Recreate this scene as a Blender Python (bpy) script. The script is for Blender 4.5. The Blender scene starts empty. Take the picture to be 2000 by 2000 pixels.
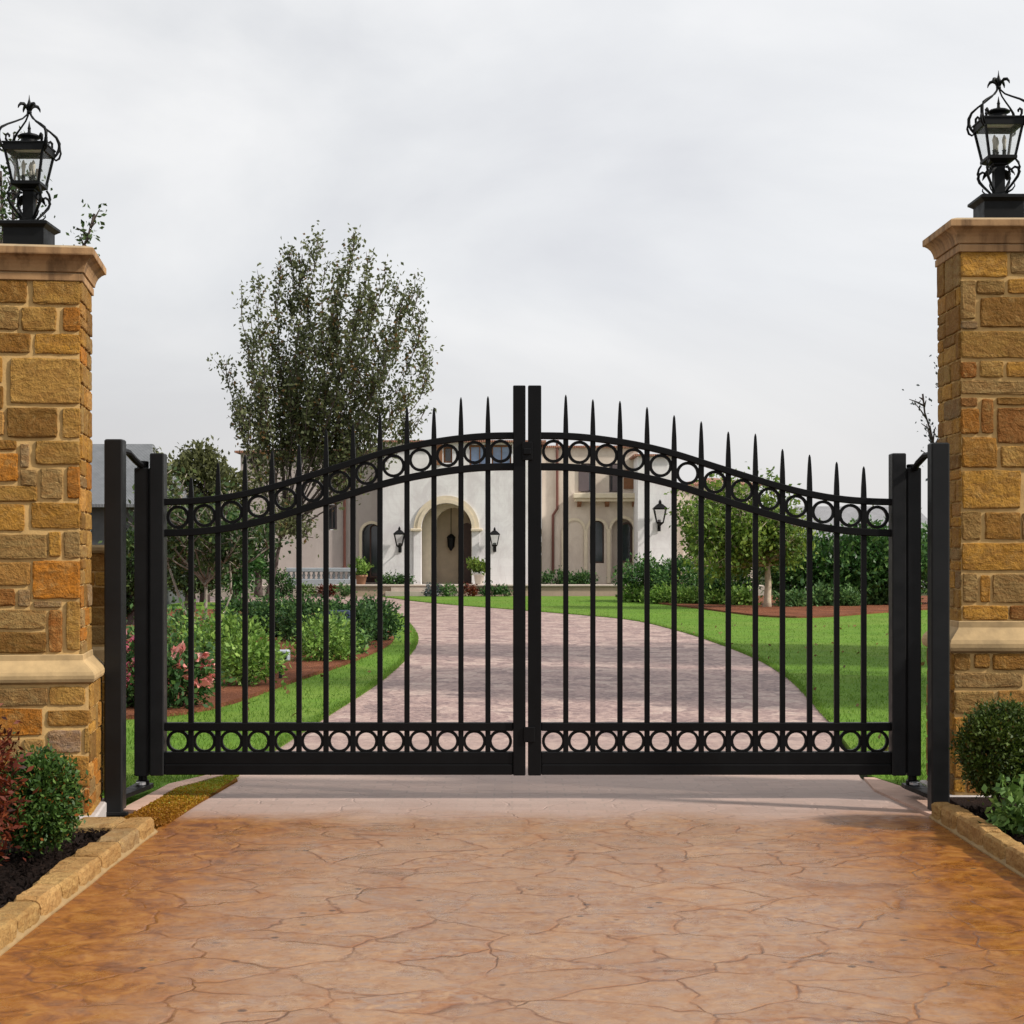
import bpy, math, random
import numpy as np
from mathutils import Vector, Matrix
from mathutils.geometry import tessellate_polygon

random.seed(7)
RNG = np.random.default_rng(11)
PI = math.pi
scn = bpy.context.scene
COL = scn.collection
F_, H_ = 3200.0, 1.5        # focal length in photo pixels, eye height
HX, HY = 1000.0, 1080.0     # vanishing point of the drive


def at(px, py, Y):
    return Vector(((px - HX) / F_ * Y, Y, H_ + (HY - py) / F_ * Y))


def gnd(px, py, z=0.0):
    Y = (H_ - z) * F_ / (py - HY)
    return ((px - HX) / F_ * Y, Y)


# ------------------------------------------------------------------ materials
def new_mat(name):
    m = bpy.data.materials.new(name)
    m.use_nodes = True
    nt = m.node_tree
    return m, nt, nt.nodes, nt.links, nt.nodes['Principled BSDF']


def N(nt, typ, **kw):
    n = nt.nodes.new(typ)
    for k, v in kw.items():
        if k in n.inputs:
            n.inputs[k].default_value = v
        else:
            setattr(n, k, v)
    return n


def ramp(nt, fac, stops, interp='LINEAR'):
    r = nt.nodes.new('ShaderNodeValToRGB')
    r.color_ramp.interpolation = interp
    els = r.color_ramp.elements
    while len(els) < len(stops):
        els.new(0.5)
    for e, (p, c) in zip(els, stops):
        e.position = p
        e.color = (*c, 1) if len(c) == 3 else c
    if fac is not None:
        nt.links.new(fac, r.inputs[0])
    return r.outputs[0]


def mix(nt, fac, a, b, blend='MIX'):
    m = nt.nodes.new('ShaderNodeMix')
    m.data_type = 'RGBA'
    m.blend_type = blend
    m.clamp_factor = True
    for sock, v in ((m.inputs['Factor'], fac), (m.inputs['A'], a), (m.inputs['B'], b)):
        pass
    ins = [m.inputs[0], m.inputs[6], m.inputs[7]]
    for sock, v in zip(ins, (fac, a, b)):
        if isinstance(v, bpy.types.NodeSocket):
            nt.links.new(v, sock)
        elif isinstance(v, (int, float)):
            sock.default_value = v
        else:
            sock.default_value = (*v, 1)
    return m.outputs[2]


def math_(nt, op, a, b=None, c=None):
    n = nt.nodes.new('ShaderNodeMath')
    n.operation = op
    for i, v in enumerate((a, b, c)):
        if v is None:
            continue
        if isinstance(v, bpy.types.NodeSocket):
            nt.links.new(v, n.inputs[i])
        else:
            n.inputs[i].default_value = v
    return n.outputs[0]


def coords(nt, scale=(1, 1, 1), space='Object', rot=(0, 0, 0)):
    tc = nt.nodes.new('ShaderNodeTexCoord')
    mp = nt.nodes.new('ShaderNodeMapping')
    mp.inputs['Scale'].default_value = scale
    mp.inputs['Rotation'].default_value = rot
    nt.links.new(tc.outputs[space], mp.inputs['Vector'])
    return mp.outputs[0]


def noise(nt, vec, scale, detail=4, rough=0.55, dist=0.0):
    n = N(nt, 'ShaderNodeTexNoise', Scale=scale, Detail=detail, Roughness=rough, Distortion=dist)
    nt.links.new(vec, n.inputs['Vector'])
    return n.outputs['Fac']


def bump(nt, bsdf, height, strength=0.3, dist=0.01):
    b = N(nt, 'ShaderNodeBump', Strength=strength, Distance=dist)
    nt.links.new(height, b.inputs['Height'])
    nt.links.new(b.outputs[0], bsdf.inputs['Normal'])


def M_simple(name, col, rough=0.6, var=0.15, nscale=8, metal=0.0, bstr=0.15, bdist=0.004, spec=0.5):
    m, nt, nd, ln, b = new_mat(name)
    v = coords(nt)
    f = noise(nt, v, nscale, 6, 0.6)
    c = ramp(nt, f, [(0.25, [x * (1 - var) for x in col]), (0.75, [min(1, x * (1 + var)) for x in col])])
    ln.new(c, b.inputs['Base Color'])
    b.inputs['Roughness'].default_value = rough
    b.inputs['Metallic'].default_value = metal
    b.inputs['Specular IOR Level'].default_value = spec
    if bstr:
        bump(nt, b, noise(nt, v, nscale * 5, 3), bstr, bdist)
    return m


def M_leaf(name, dark, mid, light, accent=None, trans=0.25, rough=0.55):
    m, nt, nd, ln, b = new_mat(name)
    a = N(nt, 'ShaderNodeAttribute', attribute_name='tint')
    stops = [(0.0, dark), (0.5, mid), (0.93, light)]
    if accent:
        stops = [(0.0, dark), (0.45, mid), (0.84, light), (0.90, accent)]
    c = ramp(nt, a.outputs['Fac'], stops)
    ln.new(c, b.inputs['Base Color'])
    b.inputs['Roughness'].default_value = rough
    b.inputs['Specular IOR Level'].default_value = 0.3
    tr = N(nt, 'ShaderNodeBsdfTranslucent')
    ln.new(c, tr.inputs[0])
    ms = N(nt, 'ShaderNodeMixShader')
    ms.inputs[0].default_value = trans
    ln.new(b.outputs[0], ms.inputs[1])
    ln.new(tr.outputs[0], ms.inputs[2])
    ln.new(ms.outputs[0], nd['Material Output'].inputs['Surface'])
    return m


def M_stone(name):
    """dressed sandstone: each block carries its own colour (attribute), plus grain, bedding and rust"""
    m, nt, nd, ln, b = new_mat(name)
    a = N(nt, 'ShaderNodeAttribute', attribute_name='tint')
    v = coords(nt)
    n1 = noise(nt, v, 9, 8, 0.65, 0.4)
    vs = coords(nt, (7, 7, 20))
    n2 = noise(nt, vs, 1.0, 5, 0.6, 1.2)
    n3 = noise(nt, v, 70, 4, 0.7)
    c = mix(nt, ramp(nt, n1, [(0.35, (0, 0, 0)), (0.72, (1, 1, 1))]), a.outputs['Color'], (0.40, 0.235, 0.075))
    k = nt.nodes.new('ShaderNodeMix')
    c2 = mix(nt, 0.35, a.outputs['Color'], c)
    nt.nodes.remove(k)
    c3 = mix(nt, ramp(nt, n2, [(0.38, (0.75,) * 3), (0.62, (0, 0, 0))]), c2, (0.20, 0.085, 0.018))
    c3 = mix(nt, 0.75, c2, c3)
    c3 = mix(nt, math_(nt, 'MULTIPLY', ramp(nt, noise(nt, v, 16, 6, 0.7, 0.8), [(0.52, (0, 0, 0)), (0.70, (1, 1, 1))]), 0.5), c3, (0.44, 0.28, 0.10))
    c4 = mix(nt, ramp(nt, n3, [(0.30, (0.55,) * 3), (0.5, (0, 0, 0))]), c3, (0.10, 0.06, 0.02))
    ln.new(c4, b.inputs['Base Color'])
    b.inputs['Roughness'].default_value = 0.85
    b.inputs['Specular IOR Level'].default_value = 0.2
    h = math_(nt, 'ADD', math_(nt, 'MULTIPLY', n1, 2.2), math_(nt, 'ADD', math_(nt, 'MULTIPLY', n3, 0.5), math_(nt, 'MULTIPLY', n2, 0.45)))
    bump(nt, b, h, 0.9, 0.020)
    return m


def M_mortar(name, col):
    m, nt, nd, ln, b = new_mat(name)
    v = coords(nt)
    f = noise(nt, v, 14, 6, 0.65)
    c = ramp(nt, f, [(0.25, [x * 0.72 for x in col]), (0.5, col), (0.8, [x * 1.15 for x in col])])
    ln.new(c, b.inputs['Base Color'])
    b.inputs['Roughness'].default_value = 0.95
    bump(nt, b, noise(nt, v, 90, 3), 0.4, 0.004)
    return m


def M_cap(name):
    m, nt, nd, ln, b = new_mat(name)
    v = coords(nt)
    f = noise(nt, v, 5, 7, 0.6)
    c = ramp(nt, f, [(0.25, (0.27, 0.145, 0.062)), (0.55, (0.39, 0.225, 0.10)), (0.8, (0.46, 0.285, 0.145))])
    sv = coords(nt, (14, 14, 1.4))
    s = noise(nt, sv, 1.0, 5, 0.6)
    c = mix(nt, ramp(nt, s, [(0.45, (0, 0, 0)), (0.66, (0.8,) * 3)]), c, (0.12, 0.062, 0.024))
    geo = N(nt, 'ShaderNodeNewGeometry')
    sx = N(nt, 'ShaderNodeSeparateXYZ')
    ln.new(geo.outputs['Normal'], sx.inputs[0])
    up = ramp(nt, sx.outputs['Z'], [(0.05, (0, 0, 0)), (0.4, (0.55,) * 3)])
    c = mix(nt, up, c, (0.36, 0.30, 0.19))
    ln.new(c, b.inputs['Base Color'])
    b.inputs['Roughness'].default_value = 0.85
    bump(nt, b, noise(nt, v, 60, 4), 0.25, 0.004)
    return m


def M_iron(name, col=(0.012, 0.0125, 0.0135), rough=0.42, spec=0.2):
    m, nt, nd, ln, b = new_mat(name)
    v = coords(nt)
    f = noise(nt, v, 3.5, 6, 0.6)
    c = ramp(nt, f, [(0.3, [x * 0.8 for x in col]), (0.7, [x * 1.35 for x in col])])
    ln.new(c, b.inputs['Base Color'])
    r = ramp(nt, noise(nt, v, 11, 5), [(0.3, (rough - 0.08,) * 3), (0.7, (rough + 0.14,) * 3)])
    ln.new(r, b.inputs['Roughness'])
    b.inputs['Specular IOR Level'].default_value = spec
    bump(nt, b, noise(nt, v, 120, 2), 0.08, 0.002)
    return m


def M_driveway(name):
    m, nt, nd, ln, b = new_mat(name)
    tc = N(nt, 'ShaderNodeTexCoord')
    P = tc.outputs['Object']
    sep = N(nt, 'ShaderNodeSeparateXYZ')
    ln.new(P, sep.inputs[0])
    # --- stamped concrete, irregular flagstones about 40 cm across
    nz = N(nt, 'ShaderNodeTexNoise', Scale=3.0, Detail=3, Roughness=0.5)
    ln.new(P, nz.inputs['Vector'])
    off = N(nt, 'ShaderNodeVectorMath', operation='SUBTRACT')
    ln.new(nz.outputs['Color'], off.inputs[0])
    off.inputs[1].default_value = (0.5, 0.5, 0.5)
    sc = N(nt, 'ShaderNodeVectorMath', operation='SCALE')
    ln.new(off.outputs[0], sc.inputs[0])
    sc.inputs['Scale'].default_value = 0.28
    ad = N(nt, 'ShaderNodeVectorMath', operation='ADD')
    ln.new(P, ad.inputs[0])
    ln.new(sc.outputs[0], ad.inputs[1])
    flat = N(nt, 'ShaderNodeVectorMath', operation='MULTIPLY')
    ln.new(ad.outputs[0], flat.inputs[0])
    flat.inputs[1].default_value = (1.0, 1.25, 0.0)
    vor = N(nt, 'ShaderNodeTexVoronoi', feature='DISTANCE_TO_EDGE', Scale=2.35)
    ln.new(flat.outputs[0], vor.inputs['Vector'])
    vc = N(nt, 'ShaderNodeTexVoronoi', feature='F1', Scale=2.35)
    ln.new(flat.outputs[0], vc.inputs['Vector'])
    brk = noise(nt, P, 3.4, 5, 0.65)
    line = ramp(nt, vor.outputs['Distance'], [(0.0, (1, 1, 1)), (0.008, (0.7,) * 3), (0.026, (0, 0, 0))])
    halo = ramp(nt, vor.outputs['Distance'], [(0.0, (1, 1, 1)), (0.10, (0, 0, 0))])
    keep = ramp(nt, brk, [(0.41, (0.15,) * 3), (0.55, (1, 1, 1))])
    line = math_(nt, 'MULTIPLY', line, keep)
    halo = math_(nt, 'MULTIPLY', halo, ramp(nt, noise(nt, P, 5.0, 5, 0.7), [(0.42, (0, 0, 0)), (0.62, (1, 1, 1))]))
    base = ramp(nt, noise(nt, P, 3.2, 9, 0.72, 0.6),
                [(0.34, (0.205, 0.085, 0.030)), (0.44, (0.285, 0.142, 0.066)), (0.54, (0.325, 0.188, 0.105)), (0.66, (0.30, 0.198, 0.142))])
    fine = noise(nt, P, 15, 8, 0.75, 1.0)
    grey = noise(nt, coords(nt, (1.4, 2.4, 1)), 5.0, 8, 0.75, 1.4)
    base = mix(nt, ramp(nt, grey, [(0.48, (0, 0, 0)), (0.57, (0.85,) * 3)]), base, (0.250, 0.178, 0.152))
    base = mix(nt, ramp(nt, fine, [(0.52, (0, 0, 0)), (0.61, (0.8,) * 3)]), base, (0.395, 0.25, 0.145))
    base = mix(nt, ramp(nt, fine, [(0.37, (0.9,) * 3), (0.46, (0, 0, 0))]), base, (0.195, 0.075, 0.024))
    sepc = N(nt, 'ShaderNodeSeparateColor')
    ln.new(vc.outputs['Color'], sepc.inputs[0])
    base = mix(nt, math_(nt, 'MULTIPLY', sepc.outputs[0], 0.40), base, (0.345, 0.215, 0.13))
    base = mix(nt, math_(nt, 'MULTIPLY', sepc.outputs[1], 0.40), base, (0.215, 0.125, 0.082))
    base = mix(nt, math_(nt, 'MULTIPLY', halo, 0.55), base, (0.255, 0.105, 0.040))
    # burnt orange colour hardener that was left along both sides
    ax = math_(nt, 'ABSOLUTE', math_(nt, 'SUBTRACT', sep.outputs['X'], 0.22))
    wob = math_(nt, 'MULTIPLY', math_(nt, 'SUBTRACT', noise(nt, P, 2.0, 7, 0.7), 0.5), 1.6)
    dens = math_(nt, 'ADD', ax, wob)
    ed = N(nt, 'ShaderNodeMapRange')
    ln.new(dens, ed.inputs[0])
    ed.inputs[1].default_value = 1.05
    ed.inputs[2].default_value = 1.75
    edge = math_(nt, 'MULTIPLY', ed.outputs[0], 0.92)
    orange = ramp(nt, noise(nt, P, 8, 7, 0.7, 0.8), [(0.36, (0.115, 0.032, 0.003)), (0.50, (0.235, 0.078, 0.006)), (0.64, (0.32, 0.135, 0.022))])
    base = mix(nt, 1.0, base, (0.99, 0.94, 0.86), 'MULTIPLY')
    base = mix(nt, edge, base, orange)
    stamped = mix(nt, math_(nt, 'MULTIPLY', line, 0.60), base, (0.105, 0.032, 0.010))
    pit = N(nt, 'ShaderNodeTexVoronoi', feature='F1', Scale=6.5, Randomness=1.0)
    ln.new(P, pit.inputs['Vector'])
    pits = ramp(nt, pit.outputs['Distance'], [(0.0, (1, 1, 1)), (0.08, (0.9,) * 3), (0.13, (0, 0, 0))])
    pits = math_(nt, 'MULTIPLY', pits, ramp(nt, noise(nt, P, 1.9, 3), [(0.46, (0, 0, 0)), (0.54, (1, 1, 1))]))
    stamped = mix(nt, math_(nt, 'MULTIPLY', pits, 0.85), stamped, (0.055, 0.032, 0.024))
    # --- brick pavers behind the gate
    rot = N(nt, 'ShaderNodeMapping')
    rot.inputs['Rotation'].default_value = (0, 0, math.radians(0))
    ln.new(P, rot.inputs['Vector'])
    br = N(nt, 'ShaderNodeTexBrick', Scale=1.0)
    br.inputs['Brick Width'].default_value = 0.22
    br.inputs['Row Height'].default_value = 0.11
    br.inputs['Mortar Size'].default_value = 0.006
    br.inputs['Color1'].default_value = (0.42, 0.275, 0.235, 1)
    br.inputs['Color2'].default_value = (0.27, 0.17, 0.15, 1)
    br.inputs['Mortar'].default_value = (0.22, 0.16, 0.14, 1)
    ln.new(rot.outputs[0], br.inputs['Vector'])
    pav = mix(nt, ramp(nt, noise(nt, P, 1.1, 6, 0.6), [(0.35, (0, 0, 0)), (0.7, (0.6,) * 3)]), br.outputs['Color'], (0.40, 0.30, 0.265))
    pc = N(nt, 'ShaderNodeTexVoronoi', feature='F1', Scale=1.0)
    pm = N(nt, 'ShaderNodeMapping')
    pm.inputs['Scale'].default_value = (4.6, 3.4, 0.0)
    pm.inputs['Rotation'].default_value = (0, 0, math.radians(28))
    ln.new(P, pm.inputs['Vector'])
    ln.new(pm.outputs[0], pc.inputs['Vector'])
    pcs = N(nt, 'ShaderNodeSeparateColor')
    ln.new(pc.outputs['Color'], pcs.inputs[0])
    tone = ramp(nt, pcs.outputs[0], [(0.0, (0.13, 0.082, 0.082)), (0.35, (0.265, 0.168, 0.155)), (0.7, (0.38, 0.26, 0.225)), (1.0, (0.50, 0.385, 0.325))])
    pd = N(nt, 'ShaderNodeMapRange')
    pd.interpolation_type = 'SMOOTHSTEP'
    ln.new(sep.outputs['Y'], pd.inputs[0])
    pd.inputs[1].default_value = 10.6
    pd.inputs[2].default_value = 14.5
    spk = ramp(nt, noise(nt, coords(nt, (1.6, 1.0, 1)), 9.0, 5, 0.7), [(0.42, (0.12, 0.078, 0.078)), (0.50, (0.29, 0.195, 0.17)), (0.58, (0.47, 0.345, 0.29))])
    tone = mix(nt, 0.45, tone, spk)
    pav = mix(nt, math_(nt, 'MULTIPLY', pd.outputs[0], 0.92), pav, tone)
    # dusty pale strip right at the gate line
    yy = math_(nt, 'ADD', sep.outputs['Y'], math_(nt, 'MULTIPLY', math_(nt, 'SUBTRACT', noise(nt, P, 1.6, 5), 0.5), 1.0))
    mr = N(nt, 'ShaderNodeMapRange')
    mr.interpolation_type = 'SMOOTHSTEP'
    ln.new(yy, mr.inputs[0])
    mr.inputs[1].default_value = 8.95
    mr.inputs[2].default_value = 9.7
    dusty = mix(nt, 0.55, pav, (0.36, 0.27, 0.22))
    pav2 = mix(nt, pd.outputs[0], dusty, pav)
    col = mix(nt, mr.outputs[0], stamped, pav2)
    ln.new(col, b.inputs['Base Color'])
    rg = ramp(nt, noise(nt, P, 5, 6, 0.65), [(0.36, (0.20,) * 3), (0.62, (0.52,) * 3)])
    rg = mix(nt, mr.outputs[0], rg, (0.62, 0.62, 0.62))
    ln.new(rg, b.inputs['Roughness'])
    b.inputs['Specular IOR Level'].default_value = 0.32
    h = math_(nt, 'ADD', math_(nt, 'MULTIPLY', fine, 0.5), math_(nt, 'MULTIPLY', line, -0.8))
    h = math_(nt, 'ADD', h, math_(nt, 'MULTIPLY', noise(nt, P, 5, 6), 0.9))
    bump(nt, b, h, 0.5, 0.012)
    return m


def M_lawn(name):
    m, nt, nd, ln, b = new_mat(name)
    v = coords(nt)
    f = noise(nt, v, 0.8, 8, 0.7)
    g = noise(nt, v, 30, 4, 0.7)
    c = ramp(nt, f, [(0.3, (0.085, 0.175, 0.018)), (0.6, (0.135, 0.25, 0.03)), (0.8, (0.19, 0.29, 0.045))])
    c = mix(nt, ramp(nt, noise(nt, v, 0.35, 6, 0.65, 0.8), [(0.45, (0, 0, 0)), (0.7, (0.6,) * 3)]), c, (0.20, 0.24, 0.05))
    c = mix(nt, ramp(nt, noise(nt, v, 3.0, 6, 0.7), [(0.32, (0.6,) * 3), (0.48, (0, 0, 0))]), c, (0.07, 0.135, 0.02))
    c = mix(nt, ramp(nt, g, [(0.35, (0.5,) * 3), (0.6, (0, 0, 0))]), c, (0.07, 0.14, 0.02))
    ln.new(c, b.inputs['Base Color'])
    b.inputs['Roughness'].default_value = 0.9
    b.inputs['Specular IOR Level'].default_value = 0.1
    bump(nt, b, g, 0.6, 0.03)
    return m


def M_mulch(name, dark, mid, light):
    m, nt, nd, ln, b = new_mat(name)
    v = coords(nt)
    f = noise(nt, v, 26, 8, 0.75, 1.0)
    g = noise(nt, v, 1.3, 4)
    c = ramp(nt, f, [(0.3, dark), (0.55, mid), (0.75, light)])
    c = mix(nt, ramp(nt, g, [(0.4, (0.6,) * 3), (0.62, (0, 0, 0))]), c, dark)
    ln.new(c, b.inputs['Base Color'])
    b.inputs['Roughness'].default_value = 0.95
    b.inputs['Specular IOR Level'].default_value = 0.1
    bump(nt, b, f, 1.0, 0.04)
    return m


def M_blocks(name, c1, c2, cm, bw=0.62, bh=0.33, blotch=None):
    """coursed pale wall stone, x along the wall, z up"""
    m, nt, nd, ln, b = new_mat(name)
    v = coords(nt, (1, 1, 1), 'Object', (math.radians(-90), 0, 0))
    br = N(nt, 'ShaderNodeTexBrick', Scale=1.0)
    br.inputs['Brick Width'].default_value = bw
    br.inputs['Row Height'].default_value = bh
    br.inputs['Mortar Size'].default_value = 0.008
    br.inputs['Mortar Smooth'].default_value = 0.3
    br.inputs['Color1'].default_value = (*c1, 1)
    br.inputs['Color2'].default_value = (*c2, 1)
    br.inputs['Mortar'].default_value = (*cm, 1)
    ln.new(v, br.inputs['Vector'])
    f = noise(nt, coords(nt, (1, 1, 0.55)), 1.5, 9, 0.72, 0.8)
    c = mix(nt, ramp(nt, f, [(0.44, (0, 0, 0)), (0.60, (0.9,) * 3)]), br.outputs['Color'], blotch or [x * 0.8 for x in c1])
    ln.new(c, b.inputs['Base Color'])
    b.inputs['Roughness'].default_value = 0.85
    bump(nt, b, br.outputs['Fac'], -0.3, 0.01)
    return m


def M_tiles(name, c1, c2, sx=4.0):
    m, nt, nd, ln, b = new_mat(name)
    v = coords(nt)
    w = N(nt, 'ShaderNodeTexWave', Scale=sx, Distortion=0.4)
    w.bands_direction = 'X'
    ln.new(v, w.inputs['Vector'])
    f = noise(nt, v, 3, 6, 0.6)
    c = ramp(nt, f, [(0.3, c1), (0.7, c2)])
    c = mix(nt, math_(nt, 'MULTIPLY', w.outputs['Fac'], 0.35), c, [x * 0.5 for x in c1])
    ln.new(c, b.inputs['Base Color'])
    b.inputs['Roughness'].default_value = 0.8
    bump(nt, b, w.outputs['Fac'], 0.5, 0.05)
    return m


def M_glass_dark(name, col=(0.02, 0.024, 0.03), rough=0.08):
    m, nt, nd, ln, b = new_mat(name)
    f = noise(nt, coords(nt), 2.0, 3)
    c = ramp(nt, f, [(0.3, col), (0.7, [x * 1.8 for x in col])])
    ln.new(c, b.inputs['Base Color'])
    b.inputs['Roughness'].default_value = rough
    b.inputs['Specular IOR Level'].default_value = 0.8
    return m


def M_pane(name):
    m, nt, nd, ln, b = new_mat(name)
    tr = N(nt, 'ShaderNodeBsdfTransparent')
    tr.inputs[0].default_value = (0.97, 0.975, 0.975, 1)
    gl = N(nt, 'ShaderNodeBsdfGlossy')
    gl.inputs['Roughness'].default_value = 0.12
    fr = N(nt, 'ShaderNodeFresnel')
    fr.inputs[0].default_value = 1.5
    f = noise(nt, coords(nt), 25, 4)
    df = N(nt, 'ShaderNodeBsdfTranslucent')
    df.inputs[0].default_value = (0.9, 0.9, 0.88, 1)
    m1 = N(nt, 'ShaderNodeMixShader')
    ln.new(math_(nt, 'MULTIPLY', f, 0.08), m1.inputs[0])
    ln.new(tr.outputs[0], m1.inputs[1])
    ln.new(df.outputs[0], m1.inputs[2])
    m2 = N(nt, 'ShaderNodeMixShader')
    m2.inputs[0].default_value = 0.05
    ln.new(m1.outputs[0], m2.inputs[1])
    ln.new(gl.outputs[0], m2.inputs[2])
    ln.new(m2.outputs[0], nd['Material Output'].inputs['Surface'])
    return m


MAT = {}
MAT['iron'] = M_iron('black_gate_paint', (0.0032, 0.0033, 0.0037), 0.45, 0.14)
MAT['iron_post'] = M_iron('charcoal_post_paint', (0.0085, 0.009, 0.0098), 0.42, 0.22)
MAT['lamp_iron'] = M_iron('black_lamp_iron', (0.005, 0.0055, 0.006), 0.5, 0.16)
MAT['stone'] = M_stone('golden_sandstone')
MAT['mortar'] = M_mortar('buff_mortar', (0.52, 0.335, 0.13))
MAT['cap'] = M_cap('carved_sandstone')
MAT['ledge'] = M_simple('smooth_sandstone', (0.40, 0.275, 0.130), 0.8, 0.42, 5, bstr=0.35)
MAT['concrete'] = M_simple('grey_concrete', (0.42, 0.38, 0.36), 0.9, 0.2, 9)
MAT['curbmortar'] = M_simple('curb_mortar', (0.27, 0.175, 0.075), 0.9, 0.25, 9)
MAT['pane'] = M_pane('lantern_glass')
MAT['candle'] = M_simple('candle_sleeve', (0.62, 0.58, 0.50), 0.6, 0.1, 20)
MAT['drive'] = M_driveway('driveway_surface')
MAT['lawn'] = M_lawn('mown_lawn')
MAT['mulch'] = M_mulch('dark_bark_mulch', (0.010, 0.007, 0.006), (0.030, 0.018, 0.014), (0.085, 0.050, 0.036))
MAT['redmulch'] = M_mulch('red_bark_mulch', (0.10, 0.036, 0.020), (0.26, 0.098, 0.05), (0.44, 0.24, 0.15))
MAT['soil'] = M_mulch('bare_earth', (0.03, 0.035, 0.015), (0.06, 0.07, 0.025), (0.10, 0.10, 0.045))
MAT['moss'] = M_mulch('orange_moss', (0.15, 0.055, 0.006), (0.34, 0.15, 0.012), (0.24, 0.23, 0.02))
MAT['pinkstrip'] = M_simple('pink_edging_stone', (0.46, 0.30, 0.23), 0.85, 0.2, 7)
MAT['house'] = M_blocks('pale_limestone', (0.74, 0.735, 0.74), (0.70, 0.695, 0.70), (0.66, 0.655, 0.66), blotch=(0.60, 0.58, 0.59))
MAT['house_shade'] = M_blocks('pinkish_render_shade_tone', (0.44, 0.385, 0.36), (0.42, 0.37, 0.345), (0.42, 0.37, 0.345), blotch=(0.38, 0.33, 0.31))  # shade on the left wing is put into this darker wall colour
MAT['house_cream'] = M_blocks('cream_render', (0.62, 0.54, 0.46), (0.60, 0.52, 0.44), (0.59, 0.51, 0.43), blotch=(0.52, 0.44, 0.37))
MAT['trim'] = M_simple('carved_limestone', (0.62, 0.54, 0.41), 0.8, 0.1, 5)
MAT['porch'] = M_simple('ochre_porch_plaster', (0.60, 0.48, 0.34), 0.85, 0.12, 3)
MAT['wood'] = M_simple('dark_oak', (0.045, 0.018, 0.011), 0.5, 0.35, 9)
MAT['shutter'] = M_simple('plum_grey_shutter', (0.11, 0.085, 0.09), 0.6, 0.15, 9)
MAT['brown'] = M_simple('brown_timber', (0.20, 0.085, 0.035), 0.7, 0.3, 7)
MAT['pipe'] = M_simple('rust_red_copper', (0.13, 0.045, 0.032), 0.5, 0.2, 5)
MAT['tile'] = M_tiles('clay_roof_tile', (0.25, 0.10, 0.06), (0.42, 0.22, 0.15))
MAT['slate'] = M_tiles('grey_roof_slate', (0.13, 0.14, 0.15), (0.20, 0.21, 0.225), 8)
MAT['palegrey'] = M_tiles('pale_grey_roof', (0.26, 0.26, 0.27), (0.34, 0.34, 0.355), 8)
MAT['darkwall'] = M_simple('dark_grey_wall', (0.07, 0.075, 0.08), 0.8, 0.2, 4)
MAT['whitewall'] = M_simple('white_render', (0.62, 0.62, 0.61), 0.8, 0.06, 3)
MAT['glass'] = M_glass_dark('dark_window_glass')
MAT['blueglass'] = M_glass_dark('sky_reflection_tinted_glass', (0.13, 0.19, 0.32), 0.15)  # blue base colour stands in for sky reflected in the upper panes
MAT['retwall'] = M_blocks('buff_block', (0.50, 0.38, 0.27), (0.44, 0.33, 0.235), (0.38, 0.29, 0.21), 0.4, 0.15)
MAT['terrace'] = M_simple('terrace_paving', (0.46, 0.39, 0.33), 0.85, 0.15, 3)
MAT['steps'] = M_simple('shadow_toned_blue_grey_stone', (0.30, 0.33, 0.36), 0.8, 0.1, 4)  # stone colour lowered to carry the shadow lying on the balustrade
MAT['terracotta'] = M_simple('terracotta', (0.26, 0.13, 0.075), 0.8, 0.2, 9)
MAT['whitepot'] = M_simple('white_pot', (0.66, 0.60, 0.54), 0.7, 0.1, 9)
MAT['bark'] = M_simple('dark_red_bark', (0.085, 0.062, 0.056), 0.9, 0.4, 12, bstr=0.7, bdist=0.03)
MAT['greybark'] = M_simple('pale_grey_bark', (0.25, 0.22, 0.18), 0.85, 0.35, 12, bstr=0.6, bdist=0.01)
MAT['palebark'] = M_simple('cream_bark', (0.46, 0.38, 0.28), 0.85, 0.25, 12, bstr=0.6, bdist=0.01)
MAT['twig'] = M_simple('brown_twig', (0.05, 0.035, 0.028), 0.9, 0.3, 20)
MAT['metalbox'] = M_simple('pale_grey_metal', (0.50, 0.53, 0.60), 0.45, 0.1, 9)
MAT['bluebox'] = M_simple('dark_blue_plastic', (0.03, 0.045, 0.09), 0.5, 0.2, 9)
MAT['blackplastic'] = M_simple('black_plastic', (0.012, 0.012, 0.014), 0.5, 0.2, 9)
MAT['steel'] = M_simple('galvanised_steel', (0.42, 0.43, 0.45), 0.35, 0.15, 20, metal=0.7)
MAT['boxwood'] = M_leaf('boxwood_leaf', (0.018, 0.044, 0.009), (0.046, 0.105, 0.018), (0.110, 0.187, 0.033), (0.220, 0.072, 0.013))
MAT['boxwood_dark'] = M_leaf('dark_boxwood_leaf', (0.018, 0.034, 0.005), (0.045, 0.078, 0.009), (0.090, 0.130, 0.016), (0.10, 0.07, 0.012))
MAT['broadleaf'] = M_leaf('broad_green_leaf', (0.04, 0.09, 0.018), (0.10, 0.19, 0.035), (0.20, 0.30, 0.08))
MAT['nandina'] = M_leaf('red_nandina_leaf', (0.035, 0.008, 0.004), (0.11, 0.018, 0.007), (0.19, 0.045, 0.012), (0.05, 0.07, 0.016))
MAT['limeleaf'] = M_leaf('lime_shrub_leaf', (0.069, 0.149, 0.023), (0.161, 0.287, 0.046), (0.299, 0.437, 0.103))
MAT['hedge'] = M_leaf('dark_hedge_leaf', (0.017, 0.049, 0.014), (0.043, 0.109, 0.029), (0.109, 0.203, 0.051))
MAT['midhedge'] = M_leaf('mid_hedge_leaf', (0.038, 0.090, 0.027), (0.090, 0.188, 0.053), (0.195, 0.315, 0.098))
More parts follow.
